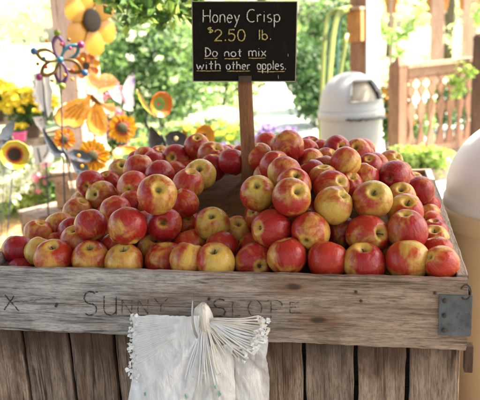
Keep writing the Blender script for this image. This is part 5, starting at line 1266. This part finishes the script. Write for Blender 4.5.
# ================================================================== crates, shelves, pots
def crate(name, label, cat, px, py, Z, w_, d_, h_, mat, rot=0.0, topmat=None):
    c = at(px, py, Z); root = tag(empty(name, (c.x, c.y, 0), (0, 0, 0)), label, cat)
    Mx = Matrix.Translation((c.x, c.y, 0)) @ Matrix.Rotation(view_rot(c) + rot, 4, 'Z'); k = 3
    for j in range(k):
        hh = h_ / k
        for s_ in (-1, 1):
            bm = bmesh.new(); plank_bm(bm, (-w_ / 2, s_ * d_ / 2 - .008, .005 + j * hh), (1, 0, 0), (0, 0, 1), (0, 1, 0), w_, hh - .007, .016, 14, .002, j + s_)
            for v in bm.verts: v.co = Mx @ v.co
            objw('side_board', bm, M[mat], root)
            bm = bmesh.new(); plank_bm(bm, (s_ * (w_ / 2 - .009) - .008, -d_ / 2 + .018, .005 + j * hh), (0, 1, 0), (0, 0, 1), (1, 0, 0), d_ - .036, hh - .007, .016, 10, .002, j + s_ + 5)
            for v in bm.verts: v.co = Mx @ v.co
            objw('end_board', bm, M[mat], root)
    for j in range(3):
        bm = bmesh.new(); plank_bm(bm, (-w_ / 2 - .01, -d_ / 2 - .014 + j * (d_ + .028) / 3, h_ + .002), (1, 0, 0), (0, 1, 0), (0, 0, 1), w_ + .02, (d_ + .02) / 3 - .006, .018, 14, .002, j + 9)
        for v in bm.verts: v.co = Mx @ v.co
        objw('top_board', bm, M[topmat or mat], root)
    return root
crate('wooden_crate', 'small low wooden crate with pale top boards on the hay ground', 'crate', 47, 205, 5.0, .30, .28, .27, 'crate_wood', .5, 'shelf_wood')
crate('wooden_planter', 'brown wooden box behind the tilted yellow dish', 'box', 118, 172, 4.35, .60, .30, .60, 'crate_wood', .1)
crate('wooden_planter', 'brown wooden box under the orange butterfly at the foot of the left post', 'box', 77, 165, 4.45, .26, .26, .66, 'crate_wood', -.15)
# tiered shelf stand at the far left
c0 = at(24, 120, 6.2); root = tag(empty('plant_stand', (c0.x, c0.y, 0)), 'bleached wooden tiered plant stand holding the pot of yellow flowers at the left edge', 'plant stand')
vr = Matrix.Rotation(view_rot(c0), 4, 'Z'); T0_ = Matrix.Translation((c0.x, c0.y, 0)) @ vr
tiers = [(-.02, .42, .86, .62), (.04, .20, .66, .80), (.10, -.02, .49, .80), (.06, -.22, .33, .9)]
for (x, y, z, w_) in tiers:
    for q in range(2):
        bm = bmesh.new(); plank_bm(bm, (x - w_ / 2, y - .11 + q * .112, z - .03), (1, 0, 0), (0, 1, 0), (0, 0, 1), w_, .105, .03, 14, .003, int(z * 100) + q)
        for v in bm.verts: v.co = T0_ @ v.co
        objw('shelf', bm, M['shelf_wood'], root)
    bm = bmesh.new(); plank_bm(bm, (x - w_ / 2 + .01, y - .116, z - .14), (1, 0, 0), (0, 0, 1), (0, 1, 0), w_ - .02, .104, .018, 14, .003, int(z * 100) + 7)
    for v in bm.verts: v.co = T0_ @ v.co
    objw('apron', bm, M['shelf_wood'], root)
for sx in (-.30, .38):
    for y, z in ((.46, .83), (.0, .46), (-.24, .30)):
        bm = bmesh.new(); box(bm, (sx + .02, y, z / 2), (.05, .05, z), T0_, bev=.004); objw('leg', bm, M['shelf_wood'], root)
def pot_plant(label, px, py, Z, zb, R_, h_, potmat, fl, n, spread, fs, leafn=900, lm='leaf_dark', lh=.16):
    c = at(px, py, Z); root = tag(empty('potted_flowers', (c.x, c.y, zb)), label, 'potted flowers'); org = Vector(root.location)
    bm = bmesh.new(); lathe(bm, [(.001, .002), (R_ * .72, .002), (R_ * .76, .012), (R_ * .96, h_ * .8), (R_ * 1.06, h_ * .82), (R_ * 1.06, h_), (R_ * .95, h_), (R_ * .9, h_ * .85), (.001, h_ * .84)], 32, Matrix.Translation(org)); objw('pot', bm, M[potmat], root)
    leaves('foliage', [(org + Vector((0, 0, h_ + lh * .5)), (spread, spread * .8, lh * .75), leafn)], .05, M[lm], root, org, int(px), .5)
    r = random.Random(int(px) + 3); fb = []
    for _ in range(n):
        d = Vector((r.gauss(0, 1), r.gauss(0, 1), abs(r.gauss(0, .8)) + .25)).normalized(); fb.append((org + Vector((d.x * spread * 1.1, d.y * spread * .9, h_ + lh * .55 + d.z * lh * .9)), (fs, fs, fs * .7), 16))
    leaves('blossoms', fb, fs, M['fl_' + fl], root, org, int(px) + 7, .6, .9)
    return c
pot_plant('mound of yellow flowers in a dark brown pot on the plant stand', 28, 95, 5.85, .665, .075, .13, 'pot_dark', 'yellow', 120, .22, .038, 1100, 'leaf_dark', .20)
pot_plant('small bright pink pot with pale yellow flowers on the plant stand', 16, 108, 5.7, .665, .062, .085, 'pot_pink', 'yellow', 14, .055, .028, 60, 'leaf_mid', .05)
pot_plant('wide pot of yellow flowers at the left edge of the plant stand', -6, 96, 6.0, .80, .08, .12, 'pot_dark', 'yellow', 90, .20, .038, 600, 'leaf_dark', .16)
# hay
r = random.Random(77)
def straw(name, label, blobs, org, parent=None, kind='stuff'):
    V = []; Fc = []
    for (c, rad, n, upk) in blobs:
        for _ in range(n):
            d = Vector((r.uniform(-1, 1), r.uniform(-1, 1), 0))
            p = Vector((c.x + d.x * rad[0], c.y + d.y * rad[1], max(.012, c.z + r.uniform(-1, 1) * rad[2])))
            t = Vector((r.gauss(0, 1), r.gauss(0, 1), r.gauss(0, upk))).normalized() * r.uniform(.06, .16); s_ = t.cross(Vector((r.random(), r.random(), 1))).normalized() * .0022
            k = len(V); V += [tuple(p - t * .5 - s_ - org), tuple(p + t * .5 - s_ - org), tuple(p + t * .5 + s_ + Vector((0, 0, .003)) - org), tuple(p - t * .5 + s_ + Vector((0, 0, .003)) - org)]; Fc.append((k, k + 1, k + 2, k + 3))
    me = bpy.data.meshes.new(name); me.from_pydata(V, [], Fc); me.materials.append(M['straw']); o = bpy.data.objects.new(name, me); link(o); o.location = org
    return tag(o, label, 'straw', None, kind)
g1 = at(25, 225, 4.9); straw('loose_straw', 'loose golden straw scattered over the ground at the left', [(Vector((g1.x, g1.y, .02)), (1.5, 1.3, .02), 9000, .12)], Vector((g1.x, g1.y, 0)))
g2 = at(72, 185, 4.25); straw('straw_heap', 'heap of golden straw beside the small crate at the foot of the left post', [(Vector((g2.x, g2.y, z_)), (.13 - z_ * .1, .12, .05), 700, .7) for z_ in (.08, .18, .28)], Vector((g2.x, g2.y, 0)))
